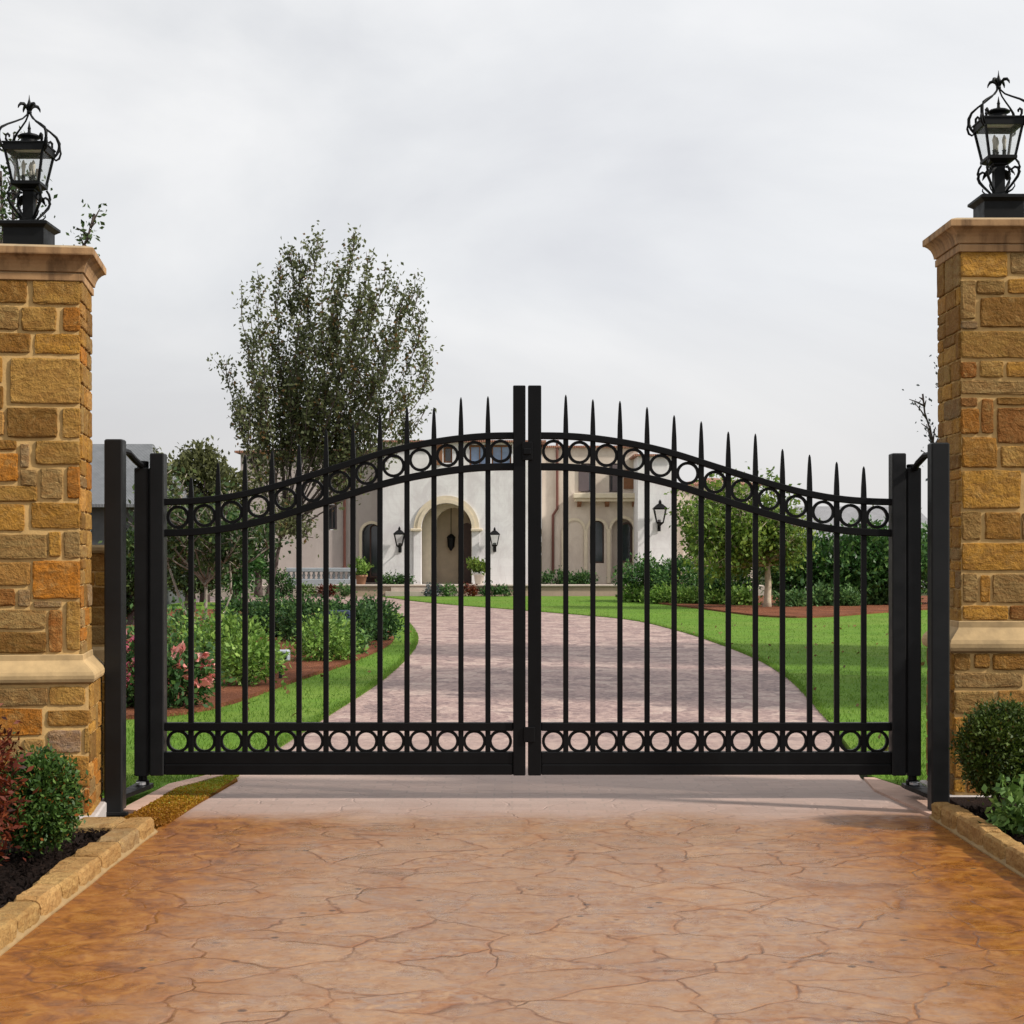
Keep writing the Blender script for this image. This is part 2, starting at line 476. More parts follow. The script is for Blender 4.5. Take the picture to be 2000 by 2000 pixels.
MAT['oliveleaf'] = M_leaf('olive_tree_leaf', (0.062, 0.076, 0.034), (0.118, 0.138, 0.060), (0.20, 0.22, 0.10), (0.19, 0.11, 0.04), trans=0.5)
MAT['farleaf'] = M_leaf('far_olive_leaf', (0.054, 0.059, 0.024), (0.097, 0.108, 0.041), (0.155, 0.162, 0.061))
MAT['darkleaf'] = M_leaf('dark_tree_leaf', (0.016, 0.038, 0.012), (0.041, 0.078, 0.022), (0.108, 0.149, 0.041))
MAT['yellowleaf'] = M_leaf('yellow_green_leaf', (0.052, 0.104, 0.016), (0.124, 0.207, 0.031), (0.269, 0.352, 0.062), trans=0.35)
MAT['glossyleaf'] = M_leaf('glossy_shrub_leaf', (0.018, 0.054, 0.015), (0.053, 0.135, 0.033), (0.165, 0.285, 0.075), rough=0.4)
MAT['blueleaf'] = M_leaf('blue_grey_leaf', (0.05, 0.06, 0.06), (0.10, 0.12, 0.13), (0.18, 0.21, 0.23))
MAT['pink'] = M_leaf('pink_petal', (0.60, 0.14, 0.12), (0.74, 0.27, 0.24), (0.84, 0.50, 0.44), trans=0.3)
MAT['rosepink'] = M_leaf('deep_rose_petal', (0.42, 0.06, 0.12), (0.58, 0.14, 0.22), (0.74, 0.36, 0.40), trans=0.3)
MAT['deadleaf'] = M_leaf('dry_leaf', (0.08, 0.04, 0.015), (0.16, 0.085, 0.03), (0.26, 0.17, 0.06))
MAT['mossleaf'] = M_leaf('moss_leaf', (0.24, 0.095, 0.007), (0.40, 0.20, 0.012), (0.27, 0.32, 0.03), trans=0.4)
MAT['grassblade'] = M_leaf('grass_blade', (0.08, 0.17, 0.018), (0.13, 0.245, 0.03), (0.20, 0.31, 0.05), trans=0.6)


# ------------------------------------------------------------------ object helpers
def tag(o, label=None, cat=None, group=None, kind=None):
    if label: o['label'] = label
    if cat: o['category'] = cat
    if group: o['group'] = group
    if kind: o['kind'] = kind
    return o


def thing(name, loc, label, cat, group=None):
    o = bpy.data.objects.new(name, None)
    o.empty_display_size = 0.2
    COL.objects.link(o)
    o.location = loc
    return tag(o, label, cat, group)


def rootloc(p):
    while p is not None and p.parent is not None:
        p = p.parent
    return Vector((0, 0, 0)) if p is None else Vector(p.location)


class MB:
    def __init__(s):
        s.v = []; s.f = []; s.m = []; s.t = []; s.mi = 0; s.tint = (1, 1, 1)

    def add(s, verts, faces):
        o = len(s.v)
        s.v.extend([tuple(p) for p in verts])
        for f in faces:
            s.f.append([i + o for i in f])
            s.m.append(s.mi)
            s.t.append(s.tint)

    def box(s, x0, x1, y0, y1, z0, z1):
        v = [(x, y, z) for z in (z0, z1) for y in (y0, y1) for x in (x0, x1)]
        s.add(v, [(0, 2, 3, 1), (4, 5, 7, 6), (0, 1, 5, 4), (2, 6, 7, 3), (0, 4, 6, 2), (1, 3, 7, 5)])

    def cbox(s, x0, x1, y0, y1, z0, z1, b=0.004):
        """box with all four vertical and top/bottom edges chamfered (loft of octagon loops)"""
        b = min(b, (x1 - x0) * .45, (y1 - y0) * .45, (z1 - z0) * .45)

        def loop(i, z):
            a0, a1, c0, c1 = x0 + i, x1 - i, y0 + i, y1 - i
            return [(a0 + b, c0, z), (a1 - b, c0, z), (a1, c0 + b, z), (a1, c1 - b, z), (a1 - b, c1, z), (a0 + b, c1, z), (a0, c1 - b, z), (a0, c0 + b, z)]
        s.loft([loop(b * .8, z0), loop(0, z0 + b), loop(0, z1 - b), loop(b * .8, z1)])

    def loft(s, loops, cap=True, closed=False):
        n = len(loops[0])
        v = [p for l in loops for p in l]
        f = []
        for k in range(len(loops) - 1 + (1 if closed else 0)):
            a, c = k * n, ((k + 1) % len(loops)) * n
            for i in range(n):
                j = (i + 1) % n
                f.append((a + i, a + j, c + j, c + i))
        if cap and not closed:
            f.append(tuple(reversed(range(n))))
            f.append(tuple(range((len(loops) - 1) * n, len(loops) * n)))
        s.add(v, f)

    def lathe(s, prof, c=(0, 0, 0), n=16, axis='Z'):
        loops = []
        for r, h in prof:
            l = []
            for i in range(n):
                a = 2 * PI * i / n
                if axis == 'Z': l.append((c[0] + r * math.cos(a), c[1] + r * math.sin(a), c[2] + h))
                else: l.append((c[0] + r * math.cos(a), c[1] - h, c[2] + r * math.sin(a)))
            loops.append(l)
        s.loft(loops)

    def ring(s, c, r0, r1, d, n=28):
        """flat-bar ring standing in the XZ plane"""
        loops = []
        for i in range(n):
            a = 2 * PI * i / n
            cx, sx = math.cos(a), math.sin(a)
            loops.append([(c[0] + r * cx, c[1] + y, c[2] + r * sx) for r, y in ((r0, -d), (r1, -d), (r1, d), (r0, d))])
        s.loft(loops, cap=False, closed=True)

    def tube(s, pts, r, n=6, flat=1.0):
        pts = [Vector(p) for p in pts]
        k = len(pts)
        rs = r if isinstance(r, (list, tuple)) else [r] * k
        up = Vector((0.13, 0.31, 0.94)).normalized()
        loops = []
        for i, p in enumerate(pts):
            t = (pts[min(i + 1, k - 1)] - pts[max(i - 1, 0)])
            if t.length < 1e-9: t = Vector((0, 0, 1))
            t.normalize()
            a = t.cross(up)
            if a.length < 0.05: a = t.cross(Vector((1, 0, 0)))
            a.normalize()
            b = a.cross(t).normalized()
            loops.append([tuple(p + a * (rs[i] * math.cos(2 * PI * j / n)) + b * (rs[i] * flat * math.sin(2 * PI * j / n))) for j in range(n)])
        s.loft(loops)

    def panel(s, outer, holes, y0, y1):
        """upright slab between y0 and y1 with the outline and holes given in (x, z)"""
        loops = [outer] + list(holes)
        flat = [p for l in loops for p in l]
        tris = tessellate_polygon([[Vector((x, z, 0)) for x, z in l] for l in loops])
        n = len(flat)
        v = [(x, y0, z) for x, z in flat] + [(x, y1, z) for x, z in flat]
        f = []
        for t in tris:
            f.append(tuple(t))
            f.append(tuple(i + n for i in reversed(t)))
        o = 0
        for l in loops:
            k = len(l)
            for i in range(k):
                j = (i + 1) % k
                f.append((o + i, o + j, o + j + n, o + i + n))
            o += k
        s.add(v, f)

    def slab(s, poly, z0, z1):
        tris = tessellate_polygon([[Vector((x, y, 0)) for x, y in poly]])
        n = len(poly)
        v = [(x, y, z0) for x, y in poly] + [(x, y, z1) for x, y in poly]
        f = [tuple(i + n for i in t) for t in tris]
        for i in range(n):
            j = (i + 1) % n
            f.append((i, j, j + n, i + n))
        s.add(v, f)

    def build(s, name, mat, parent=None, smooth=False, local=False):
        me = bpy.data.meshes.new(name)
        off = Vector((0, 0, 0)) if local else rootloc(parent)
        me.from_pydata([(x - off.x, y - off.y, z - off.z) for x, y, z in s.v], [], s.f)
        for m in (mat if isinstance(mat, (list, tuple)) else [mat]):
            me.materials.append(m)
        me.polygons.foreach_set('material_index', s.m)
        if any(t != (1, 1, 1) for t in s.t):
            at_ = me.attributes.new('tint', 'FLOAT_COLOR', 'FACE')
            at_.data.foreach_set('color', [c for t in s.t for c in (*t, 1.0)])
        if smooth:
            me.polygons.foreach_set('use_smooth', [True] * len(me.polygons))
        me.update()
        import bmesh
        bm = bmesh.new(); bm.from_mesh(me)
        bmesh.ops.recalc_face_normals(bm, faces=bm.faces)
        bm.to_mesh(me); bm.free()
        o = bpy.data.objects.new(name, me)
        COL.objects.link(o)
        if parent is not None:
            o.parent = parent
        return o


def struct(o):
    o['kind'] = 'structure'
    return o


def leaf_object(name, C, size, mat, parent=None, tint=None, aspect=0.5, up=0.25, rng=RNG, outward=None, droop=0.0):
    """a cloud of separate folded leaves, one quad each"""
    C = np.asarray(C, dtype=np.float64)
    n = len(C)
    d = rng.normal(size=(n, 3))
    d[:, 2] += up
    if outward is not None:
        d += outward * 1.2
    d[:, 2] -= droop
    d /= np.linalg.norm(d, axis=1)[:, None]
    r = rng.normal(size=(n, 3))
    w = np.cross(d, r)
    w /= np.linalg.norm(w, axis=1)[:, None] + 1e-9
    nn = np.cross(d, w)
    sz = size * rng.uniform(0.65, 1.3, size=n)[:, None]
    V = np.empty((n, 4, 3))
    V[:, 0] = C - d * sz * 0.5
    V[:, 1] = C + w * sz * aspect * 0.5 + nn * sz * 0.10
    V[:, 2] = C + d * sz * 0.5
    V[:, 3] = C - w * sz * aspect * 0.5 + nn * sz * 0.10
    V = V.reshape(-1, 3)
    off = rootloc(parent)
    V -= np.array([off.x, off.y, off.z])
    me = bpy.data.meshes.new(name)
    me.vertices.add(n * 4)
    me.vertices.foreach_set('co', V.ravel())
    me.loops.add(n * 4)
    me.loops.foreach_set('vertex_index', np.arange(n * 4, dtype=np.int32))
    me.polygons.add(n)
    me.polygons.foreach_set('loop_start', np.arange(0, n * 4, 4, dtype=np.int32))
    try:
        me.polygons.foreach_set('loop_total', np.full(n, 4, dtype=np.int32))
    except Exception:
        pass
    a = me.attributes.new('tint', 'FLOAT', 'FACE')
    if tint is None:
        tint = rng.uniform(0, 1, size=n)
    a.data.foreach_set('value', np.clip(tint, 0, 1).astype(np.float32))
    me.materials.append(mat)
    me.update(calc_edges=True)
    me.validate()
    o = bpy.data.objects.new(name, me)
    COL.objects.link(o)
    if parent is not None:
        o.parent = parent
    return o


def clump_points(center, radii, n, clumps, spread, rng=RNG, shell=0.6, zmin=None, flat_bottom=0.0):
    """leaf centres gathered in clumps spread over an ellipsoid: uneven outline and gaps"""
    c = np.array(center); R = np.array(radii)
    u = rng.normal(size=(clumps, 3))
    u /= np.linalg.norm(u, axis=1)[:, None]
    if flat_bottom:
        u[:, 2] = np.where(u[:, 2] < 0, u[:, 2] * flat_bottom, u[:, 2])
    rad = shell + (1 - shell) * rng.uniform(0, 1, size=clumps) ** 0.5
    K = c + u * rad[:, None] * R
    kt = rng.uniform(-0.22, 0.22, size=clumps)
    idx = rng.integers(0, clumps, size=n)
    P = K[idx] + rng.normal(size=(n, 3)) * spread
    t = 0.45 + kt[idx] + rng.normal(size=n) * 0.2
    t = t + 0.0
    acc = rng.uniform(0, 1, size=n) < 0.05
    t = np.clip(t, 0, 0.82)
    t[acc] = 1.0
    if zmin is not None:
        k = P[:, 2] > zmin
        P, t = P[k], t[k]
    out = (P - c) / R
    return P, t, out / (np.linalg.norm(out, axis=1)[:, None] + 1e-6)


def shrub(name, label, cat, center, radii, n, leaf, mat, clumps=40, spread=None, group=None, stems=5, stem_mat='twig', shell=0.6, base=0.03, aspect=0.5, up=0.25):
    x, y, z = center
    t = thing(name, (x, y, base), label, cat, group)
    sp = spread or min(radii) * 0.22
    P, tn, out = clump_points(center, radii, n, clumps, sp, shell=shell, zmin=base + 0.01, flat_bottom=0.75)
    leaf_object('foliage', P, leaf, mat, t, tn, outward=out, aspect=aspect, up=up)
    mb = MB()
    for k in range(stems):
        a = 2 * PI * k / max(stems, 1) + random.random()
        e = (x + math.cos(a) * radii[0] * 0.6, y + math.sin(a) * radii[1] * 0.6, z + radii[2] * random.uniform(0.1, 0.6))
        mb.tube([(x + random.uniform(-1, 1) * .03, y, base - 0.02), ((x + e[0]) / 2, (y + e[1]) / 2, (z + base) / 2 + 0.05), e], [radii[0] * .045, radii[0] * .035, radii[0] * .015], 5)
    if stems:
        mb.build('stem', MAT[stem_mat], t, smooth=True)
    return t


# ------------------------------------------------------------------ world, sun, camera
world = bpy.data.worlds.new("World")
scn.world = world
world.use_nodes = True
nt = world.node_tree
bg = nt.nodes['Background']
SUN_EL, SUN_AZ = math.radians(37), math.radians(108)
sky = nt.nodes.new('ShaderNodeTexSky')
sky.sky_type = 'NISHITA'
sky.sun_disc = False
sky.sun_elevation = SUN_EL
sky.sun_rotation = SUN_AZ
tc = nt.nodes.new('ShaderNodeTexCoord')
sx = nt.nodes.new('ShaderNodeSeparateXYZ')
nt.links.new(tc.outputs['Generated'], sx.inputs[0])
el = sx.outputs['Z']
mp = nt.nodes.new('ShaderNodeMapping')
mp.inputs['Scale'].default_value = (1.0, 1.0, 2.2)
mp.inputs['Location'].default_value = (0.35, 0.0, 0.12)
nt.links.new(tc.outputs['Generated'], mp.inputs['Vector'])
cl = noise(nt, mp.outputs[0], 2.6, 7, 0.5, 0.5)
# cloud deck: bright, broken by large soft darker patches; brighter towards the zenith as overcast skies are
cloud = ramp(nt, cl, [(0.33, (7.7, 7.8, 8.15)), (0.48, (8.8, 8.9, 9.1)), (0.62, (10.1, 10.1, 10.15))])
hz = N(nt, 'ShaderNodeMapRange'); nt.links.new(el, hz.inputs[0])
hz.inputs[1].default_value = 0.0; hz.inputs[2].default_value = 0.16
cloud = mix(nt, hz.outputs[0], (7.5, 7.3, 7.25), cloud)
# the deck is thinner, and so brighter, on the sun's side
sdx = N(nt, 'ShaderNodeMapRange'); nt.links.new(sx.outputs['X'], sdx.inputs[0])
sdx.inputs[1].default_value = -0.32; sdx.inputs[2].default_value = 0.05; sdx.inputs[3].default_value = 0.88; sdx.inputs[4].default_value = 1.0
v0 = N(nt, 'ShaderNodeVectorMath', operation='SCALE'); nt.links.new(cloud, v0.inputs[0]); nt.links.new(sdx.outputs[0], v0.inputs['Scale'])
cloud = v0.outputs[0]
zn = N(nt, 'ShaderNodeMapRange'); nt.links.new(el, zn.inputs[0])
zn.inputs[1].default_value = 0.33; zn.inputs[2].default_value = 0.9
zn.inputs[3].default_value = 1.0; zn.inputs[4].default_value = 1.15
vm = N(nt, 'ShaderNodeVectorMath', operation='SCALE')
nt.links.new(cloud, vm.inputs[0]); nt.links.new(zn.outputs[0], vm.inputs['Scale'])
skymix = mix(nt, 0.94, sky.outputs[0], vm.outputs[0])
nt.links.new(skymix, bg.inputs['Color'])
bg.inputs['Strength'].default_value = 0.1

sd = bpy.data.lights.new('sun', 'SUN')
sd.energy = 4.6
sd.angle = math.radians(3.5)
sd.color = (1.0, 0.93, 0.84)
so = bpy.data.objects.new('sun', sd)
COL.objects.link(so)
S = Vector((math.sin(SUN_AZ) * math.cos(SUN_EL), math.cos(SUN_AZ) * math.cos(SUN_EL), math.sin(SUN_EL)))
so.rotation_euler = (-S).to_track_quat('-Z', 'Y').to_euler()
so.location = (12, -6, 14)

cd = bpy.data.cameras.new('camera')
cd.sensor_width = 36
cd.lens = 36 * F_ / 2000
cd.shift_y = 0.04
cd.clip_start = 0.1
cd.clip_end = 2000
co = bpy.data.objects.new('camera', cd)
COL.objects.link(co)
co.location = (0, 0, H_)
co.rotation_euler = (PI / 2, 0, 0)
scn.camera = co
scn.view_settings.view_transform = 'Standard'
scn.view_settings.look = 'None'
scn.view_settings.exposure = 0.0
scn.view_settings.gamma = 1.0
scn.render.engine = 'CYCLES'
scn.cycles.max_bounces = 8
scn.cycles.transparent_max_bounces = 12

# ------------------------------------------------------------------ ground, drive, lawn, beds
mb = MB()
mb.box(-600, 600, -60, 1200, -0.5, -0.03)
struct(mb.build('ground', MAT['soil']))

left_edge = [(-1.93, 2.0), (-1.93, 9.1), (-1.86, 11.1), (-1.72, 14.6), (-1.52, 20), (-1.58, 27), (-2.1, 33.8), (-3.0, 41.4), (-4.2, 45.7), (-6.3, 48), (-10, 49.4), (-30, 51)]
right_edge = [(2.38, 2.0), (2.38, 9.3), (2.32, 10.9), (2.83, 14.6), (3.3, 19.5), (3.46, 23.5), (3.38, 28), (3.2, 31.5), (2.66, 36.6), (1.22, 40.6), (-1.44, 46.6), (-2.9, 50.5), (-3.9, 54), (-4.6, 56.4)]


def smooth_line(pts, k=4):
    out = []
    for i in range(len(pts) - 1):
        p0 = pts[max(i - 1, 0)]; p1 = pts[i]; p2 = pts[i + 1]; p3 = pts[min(i + 2, len(pts) - 1)]
        for j in range(k):
            t = j / k
            out.append(tuple(0.5 * (2 * p1[d] + (p2[d] - p0[d]) * t + (2 * p0[d] - 5 * p1[d] + 4 * p2[d] - p3[d]) * t * t + (-p0[d] + 3 * p1[d] - 3 * p2[d] + p3[d]) * t ** 3) for d in (0, 1)))
    out.append(pts[-1])
    return out


LE = left_edge[:2] + smooth_line(left_edge[2:])
RE = right_edge[:3] + smooth_line(right_edge[3:])
mb = MB()
mb.slab(LE + [(-30, 56.4)] + RE[::-1], -0.2, 0.0)
struct(mb.build('driveway', MAT['drive']))

mb = MB()
left_lawn = [(-2.35, 9.75), (-2.22, 10.45), (-1.96, 11.16)] + [(x + 0.012, y) for x, y in LE[3:]] + [(-60, 51), (-60, 9.75)]
mb.slab(left_lawn, -0.2, 0.014)
right_lawn = [(2.62, 9.9), (2.40, 10.9)] + [(x - 0.012, y) for x, y in RE[3:]] + [(60, 56.4), (60, 9.9)]
mb.slab(right_lawn, -0.2, 0.014)
struct(mb.build('lawn', MAT['lawn']))

bedL = smooth_line([(-20, 14.2), (-5, 14.3), (-3.6, 14.5), (-2.85, 15.5), (-2.5, 18.8), (-2.15, 22.4), (-1.98, 27), (-2.35, 31), (-3.3, 36), (-5.2, 40), (-9, 42.5), (-20, 43)])
bedR = smooth_line([(3.5, 55.5), (4.3, 47.5), (5.0, 43.3), (5.7, 38.6), (6.5, 37.4), (7.6, 38.2), (9.4, 40.8), (12.5, 43.5), (24, 45)]) + [(24, 55.5)]


def mound(poly, z0, z1, step):
    """planted bed: slab whose top is a fine uneven grid, lumpy like raked bark"""
    mb = MB()
    mb.slab(poly, z0, z1)
    return mb


struct(mound(bedL, -0.1, 0.055, 1).build('flower_bed', MAT['redmulch']))
struct(mound(bedR, -0.1, 0.055, 1).build('flower_bed', MAT['redmulch']))
mb = MB(); mb.slab([(-2.02, 3.0), (-2.02, 8.75), (-2.35, 8.95), (-2.35, 9.74), (-8, 9.74), (-8, 3.0)], -0.2, 0.045)
struct(mb.build('flower_bed', MAT['mulch']))
mb = MB(); mb.slab([(2.46, 3.0), (2.46, 9.3), (2.58, 9.42), (2.6, 9.88), (8, 9.88), (8, 3.0)], -0.2, 0.045)
struct(mb.build('flower_bed', MAT['mulch']))
# loose bark chips on the two near beds
for nm, x0, x1, y0, y1 in (('bark_chips', -2.7, -2.06, 5.2, 8.65), ('bark_chips', 2.52, 3.1, 6.0, 9.3)):
    n = 4200
    P = np.column_stack([RNG.uniform(x0, x1, n), RNG.uniform(y0, y1, n), RNG.uniform(0.048, 0.068, n)])
    o = leaf_object(nm, P, 0.035, MAT['mulch'], None, aspect=0.35, up=-0.2)
    o['kind'] = 'stuff'
    tag(o, 'dark bark chips strewn over the bed at the foot of the %s pillar' % ('left' if x0 < 0 else 'right'), 'bark chips')

# edging and moss beside the left curb end
mb = MB()
mb.slab([(-2.26, 9.45), (-2.16, 9.42), (-2.12, 10.35), (-1.88, 11.05), (-1.94, 11.15), (-2.2, 10.5)], -0.05, 0.022)
struct(mb.build('edging', MAT['pinkstrip']))
mb = MB()
mb.slab([(-2.17, 9.24), (-1.99, 8.86), (-1.90, 9.1), (-1.87, 9.8), (-1.80, 10.75), (-1.88, 11.04), (-2.12, 10.34)], -0.05, 0.012)
o = mb.build('verge', MAT['moss']); struct(o)
MP = []
while len(MP) < 9000:
    f = random.random()
    y = 8.95 + 2.05 * f
    x = random.uniform(-2.19 + .10 * f, -1.90 + .08 * f)
    MP.append((x, y, .0125 + abs(random.gauss(0, .0025)), f))
MP = np.array(MP)
o = leaf_object('moss', MP[:, :3], .016, MAT['mossleaf'], None, np.clip(MP[:, 3] * 1.25 - .1 + RNG.normal(0, .22, len(MP)), 0, 1), aspect=.7, up=.0)
o['kind'] = 'stuff'
tag(o, 'orange and yellow-green moss between the left curb end and the gate', 'moss')
mb = MB()
mb.slab([(2.38, 9.32), (2.62, 9.35), (2.60, 9.86), (2.40, 10.85), (2.33, 10.85), (2.28, 10.3)], -0.05, 0.014)
struct(mb.build('edging', MAT['pinkstrip']))

# grass blades on the parts of the lawn the gate looks onto
pts = []
rr = random.Random(3)


def inside(poly, x, y):
    c = False
    j = len(poly) - 1
    for i in range(len(poly)):
        xi, yi = poly[i]; xj, yj = poly[j]
        if (yi > y) != (yj > y) and x < (xj - xi) * (y - yi) / (yj - yi) + xi:
            c = not c
        j = i
    return c


for k in range(150000):
    y = 9.9 + 42 * rr.random() ** 2.0
    x = rr.uniform(-0.36, 0.36) * y
    if x < -2.4 and y < 10: continue
    if (inside(left_lawn, x, y) or inside(right_lawn, x, y)) and not inside(bedL, x, y) and not inside(bedR, x, y):
        pts.append((x, y, 0.026))
    if len(pts) > 60000: break
for line_, sg in ((LE[3:], -1), (RE[3:], 1)):
    for a, b_ in zip(line_, line_[1:]):
        L_ = math.dist(a, b_)
        for q in range(int(L_ * (260 if a[1] < 30 else 90))):
            f = rr.random()
            pts.append((a[0] + (b_[0] - a[0]) * f + sg * abs(rr.gauss(0, .05)) - sg * .03, a[1] + (b_[1] - a[1]) * f, 0.022))
P = np.array(pts)
o = leaf_object('grass', P, 0.042, MAT['grassblade'], None, RNG.uniform(0, 0.95, len(P)), aspect=0.16, up=2.2)
o['kind'] = 'stuff'
tag(o, 'short mown grass blades over the lawn on both sides of the drive', 'grass')


n = 260
P = np.column_stack([RNG.uniform(-3.2, 8, n), RNG.uniform(10.2, 34, n), np.full(n, 0.035)])
P = P[[inside(right_lawn, p[0], p[1]) or inside(left_lawn, p[0], p[1]) for p in P]]
o = leaf_object('fallen_leaves', P, .075, MAT['deadleaf'], None, aspect=.6, up=0)
o['kind'] = 'stuff'
tag(o, 'a few dry brown leaves lying on the lawn', 'fallen leaves')

# ------------------------------------------------------------------ stone curbs
STONES = {
    'tan': (0.351, 0.195, 0.044), 'olive': (0.265, 0.171, 0.063), 'brown': (0.228, 0.103, 0.013), 'orange': (0.400, 0.134, 0.006),
    'pink': (0.420, 0.215, 0.056), 'ochre': (0.440, 0.205, 0.029), 'dark': (0.162, 0.078, 0.011), 'rust': (0.315, 0.091, 0.006),
    'grey': (0.234, 0.163, 0.083), 'purple': (0.220, 0.146, 0.090), 'gold': (0.404, 0.200, 0.027), 'redbrown': (0.260, 0.091, 0.017),
}
POOL = ['tan', 'olive', 'tan', 'brown', 'ochre', 'pink', 'gold', 'orange', 'olive', 'grey', 'gold', 'dark', 'tan']


def stone_block(mb, O, u, n, u0, u1, z0, z1, col, prot=0.008, j=0.007):
    """one dressed block proud of the mortar on a face with origin O, direction u and outward normal n"""
    c = STONES[col]
    k = random.uniform(0.74, 1.26)
    wm = random.uniform(-.10, .12)
    mb.tint = (min(1, c[0] * k), min(1, c[1] * k * (1 - wm * .4)), min(1, c[2] * k * (1 - wm * 2.0)))
    mb.mi = 1
    g_ = 0.0035
    u0, u1, z0, z1 = u0 - g_, u1 + g_, z0 - g_, z1 + g_
    w, h = u1 - u0, z1 - z0
    if w < 0.012 or h < 0.012: return
    p = prot * random.uniform(0.6, 1.5)
    m = 5

    def rim(ins, d, jit):
        pts = []
        cor = [(u0 + ins, z0 + ins), (u1 - ins, z0 + ins), (u1 - ins, z1 - ins), (u0 + ins, z1 - ins)]
        for e in range(4):
            a, b = cor[e], cor[(e + 1) % 4]
            for q in range(m):
                t = q / m
                x = a[0] + (b[0] - a[0]) * t + random.uniform(-jit, jit)
                z = a[1] + (b[1] - a[1]) * t + random.uniform(-jit, jit)
                if q == 0:   # knock the corner off
                    x += (0.5 * (u0 + u1) - x) * min(.10, .006 / w)
                    z += (0.5 * (z0 + z1) - z) * min(.10, .006 / h)
                dd = d + random.uniform(-.0015, .0015)
                pts.append(tuple(O + u * x + n * dd + Vector((0, 0, z))))
        return pts
    jj = min(j, w * .06, h * .06)
    i1 = min(0.004, w * .08, h * .08)
    i2 = min(0.011, w * .15, h * .15)
    L = [rim(0, -0.006, jj * .5), rim(i1 * .4, p * .62, jj * .6), rim(i1 * 1.3, p * .95, jj * .5), rim(i2, p * 1.05, jj * .3)]
    mb.loft(L, cap=True)


def random_ashlar(mb, O, u, n, ua, ub, za, zb, rows=(0.09, 0.17), splits=(0.11, 0.30), gap=0.014, prot=0.007):
    z = za
    while z < zb - 0.02:
        h = random.uniform(*rows)
        if zb - (z + h) < 0.07: h = zb - z
        x = ua
        while x < ub - 0.01:
            w = random.uniform(*splits)
            if ub - (x + w) < 0.08: w = ub - x
            g = gap * 0.5
            if h > 0.13 and random.random() < 0.3:
                hm = h * random.uniform(0.4, 0.6)
                stone_block(mb, O, u, n, x + g, x + w - g, z + g, z + hm - g, random.choice(POOL), prot)
                stone_block(mb, O, u, n, x + g, x + w - g, z + hm + g, z + h - g, random.choice(POOL), prot)
            else:
                stone_block(mb, O, u, n, x + g, x + w - g, z + g, z + h - g, random.choice(POOL), prot)
            x += w
        z += h


def curb(label, pts, width, height, side, group='stone curbs along the drive'):
    """row of mortared curb stones; pts = drive-side bottom line, side = +1/-1 outward x direction"""
    t = thing('stone_curb', (pts[0][0], pts[0][1], 0), label, 'curb', group)
    mb = MB()
    length = [0.0]
    for a, b in zip(pts, pts[1:]):
        length.append(length[-1] + math.dist(a, b))

    def pos(s):
        s = max(0, min(s, length[-1]))
        for i in range(len(pts) - 1):
            if s <= length[i + 1] + 1e-9:
                f = (s - length[i]) / (length[i + 1] - length[i])
                return Vector((pts[i][0] + (pts[i + 1][0] - pts[i][0]) * f, pts[i][1] + (pts[i + 1][1] - pts[i][1]) * f, 0))
    s = 0.0
    cols = ['pink', 'tan', 'pink', 'grey', 'pink', 'tan']
    while s < length[-1] - 0.05:
        l = random.uniform(0.26, 0.5)
        if length[-1] - (s + l) < 0.18: l = length[-1] - s
        a, b = pos(s + 0.006), pos(s + l - 0.006)
        d = (b - a).normalized()
        o = Vector((side, 0, 0)) if abs(d.y) > 0.5 else Vector((0, 1, 0))
        w = width * random.uniform(0.86, 1.22)
        h = height * random.uniform(0.93, 1.07)
        c = STONES[random.choice(cols)]
        k = random.uniform(0.9, 1.2)
        mb.tint = tuple(min(1, (.55 * x + .45 * y) * k) for x, y in zip(c, (.40, .275, .135)))
        mb.mi = 1
        L = []
        m = 9
        for q in range(m + 1):
            f = q / m
            p = a + (b - a) * f
            e = 0.010 if q in (0, m) else 0.0
            jj = lambda: random.uniform(-0.007, 0.007)
            L.append([tuple(p + o * (0.004 + e) + Vector((0, 0, -0.05))), tuple(p + o * (0.002 + e + jj() * .5) + Vector((0, 0, h * .55))),
                      tuple(p + o * (0.006 + e + jj() * .5) + Vector((0, 0, h - 0.012 - e))), tuple(p + o * (0.020 + e) + Vector((0, 0, h - e + jj() * .4))),
                      tuple(p + o * (w * .5) + Vector((0, 0, h - e * .6 + jj() * .5))),
                      tuple(p + o * (w - .02 - e + jj()) + Vector((0, 0, h - e + jj() * .4))), tuple(p + o * (w - e + jj()) + Vector((0, 0, h - 0.02))), tuple(p + o * (w - e) + Vector((0, 0, -0.05)))])
        mb.loft(L)
        s += l
    mb.build('stones', [MAT['mortar'], MAT['stone']], t)
    # mortar bed and the pale smear of mortar at the foot
    m2 = MB()
    for i in range(len(pts) - 1):
        a, b = Vector((*pts[i], 0)), Vector((*pts[i + 1], 0))
        d = (b - a).normalized()
        o = Vector((side, 0, 0)) if abs(d.y) > 0.5 else Vector((0, 1, 0))
        k = 14
        L = []
        for q in range(k + 1):
            p = a + (b - a) * (q / k)
            r = random.uniform(0.0, 0.010)
            L.append([tuple(p - o * r + Vector((0, 0, -0.02))), tuple(p - o * r * .8 + Vector((0, 0, 0.006))), tuple(p + o * 0.012 + Vector((0, 0, 0.022))),
                      tuple(p + o * 0.03 + Vector((0, 0, height * .82))), tuple(p + o * (width * .8) + Vector((0, 0, height * .82))), tuple(p + o * (width * .8) + Vector((0, 0, -0.02)))])
        m2.loft(L)
    m2.build('mortar_bed', MAT['curbmortar'], t)
    return t


curb('low golden stone curb along the left side of the drive below the red-tinged bush', [(-1.91, 4.0), (-1.91, 8.80)], 0.145, 0.09, -1)
curb('low golden stone curb along the right side of the drive by the round bush', [(2.365, 4.5), (2.365, 9.28)], 0.135, 0.10, 1)
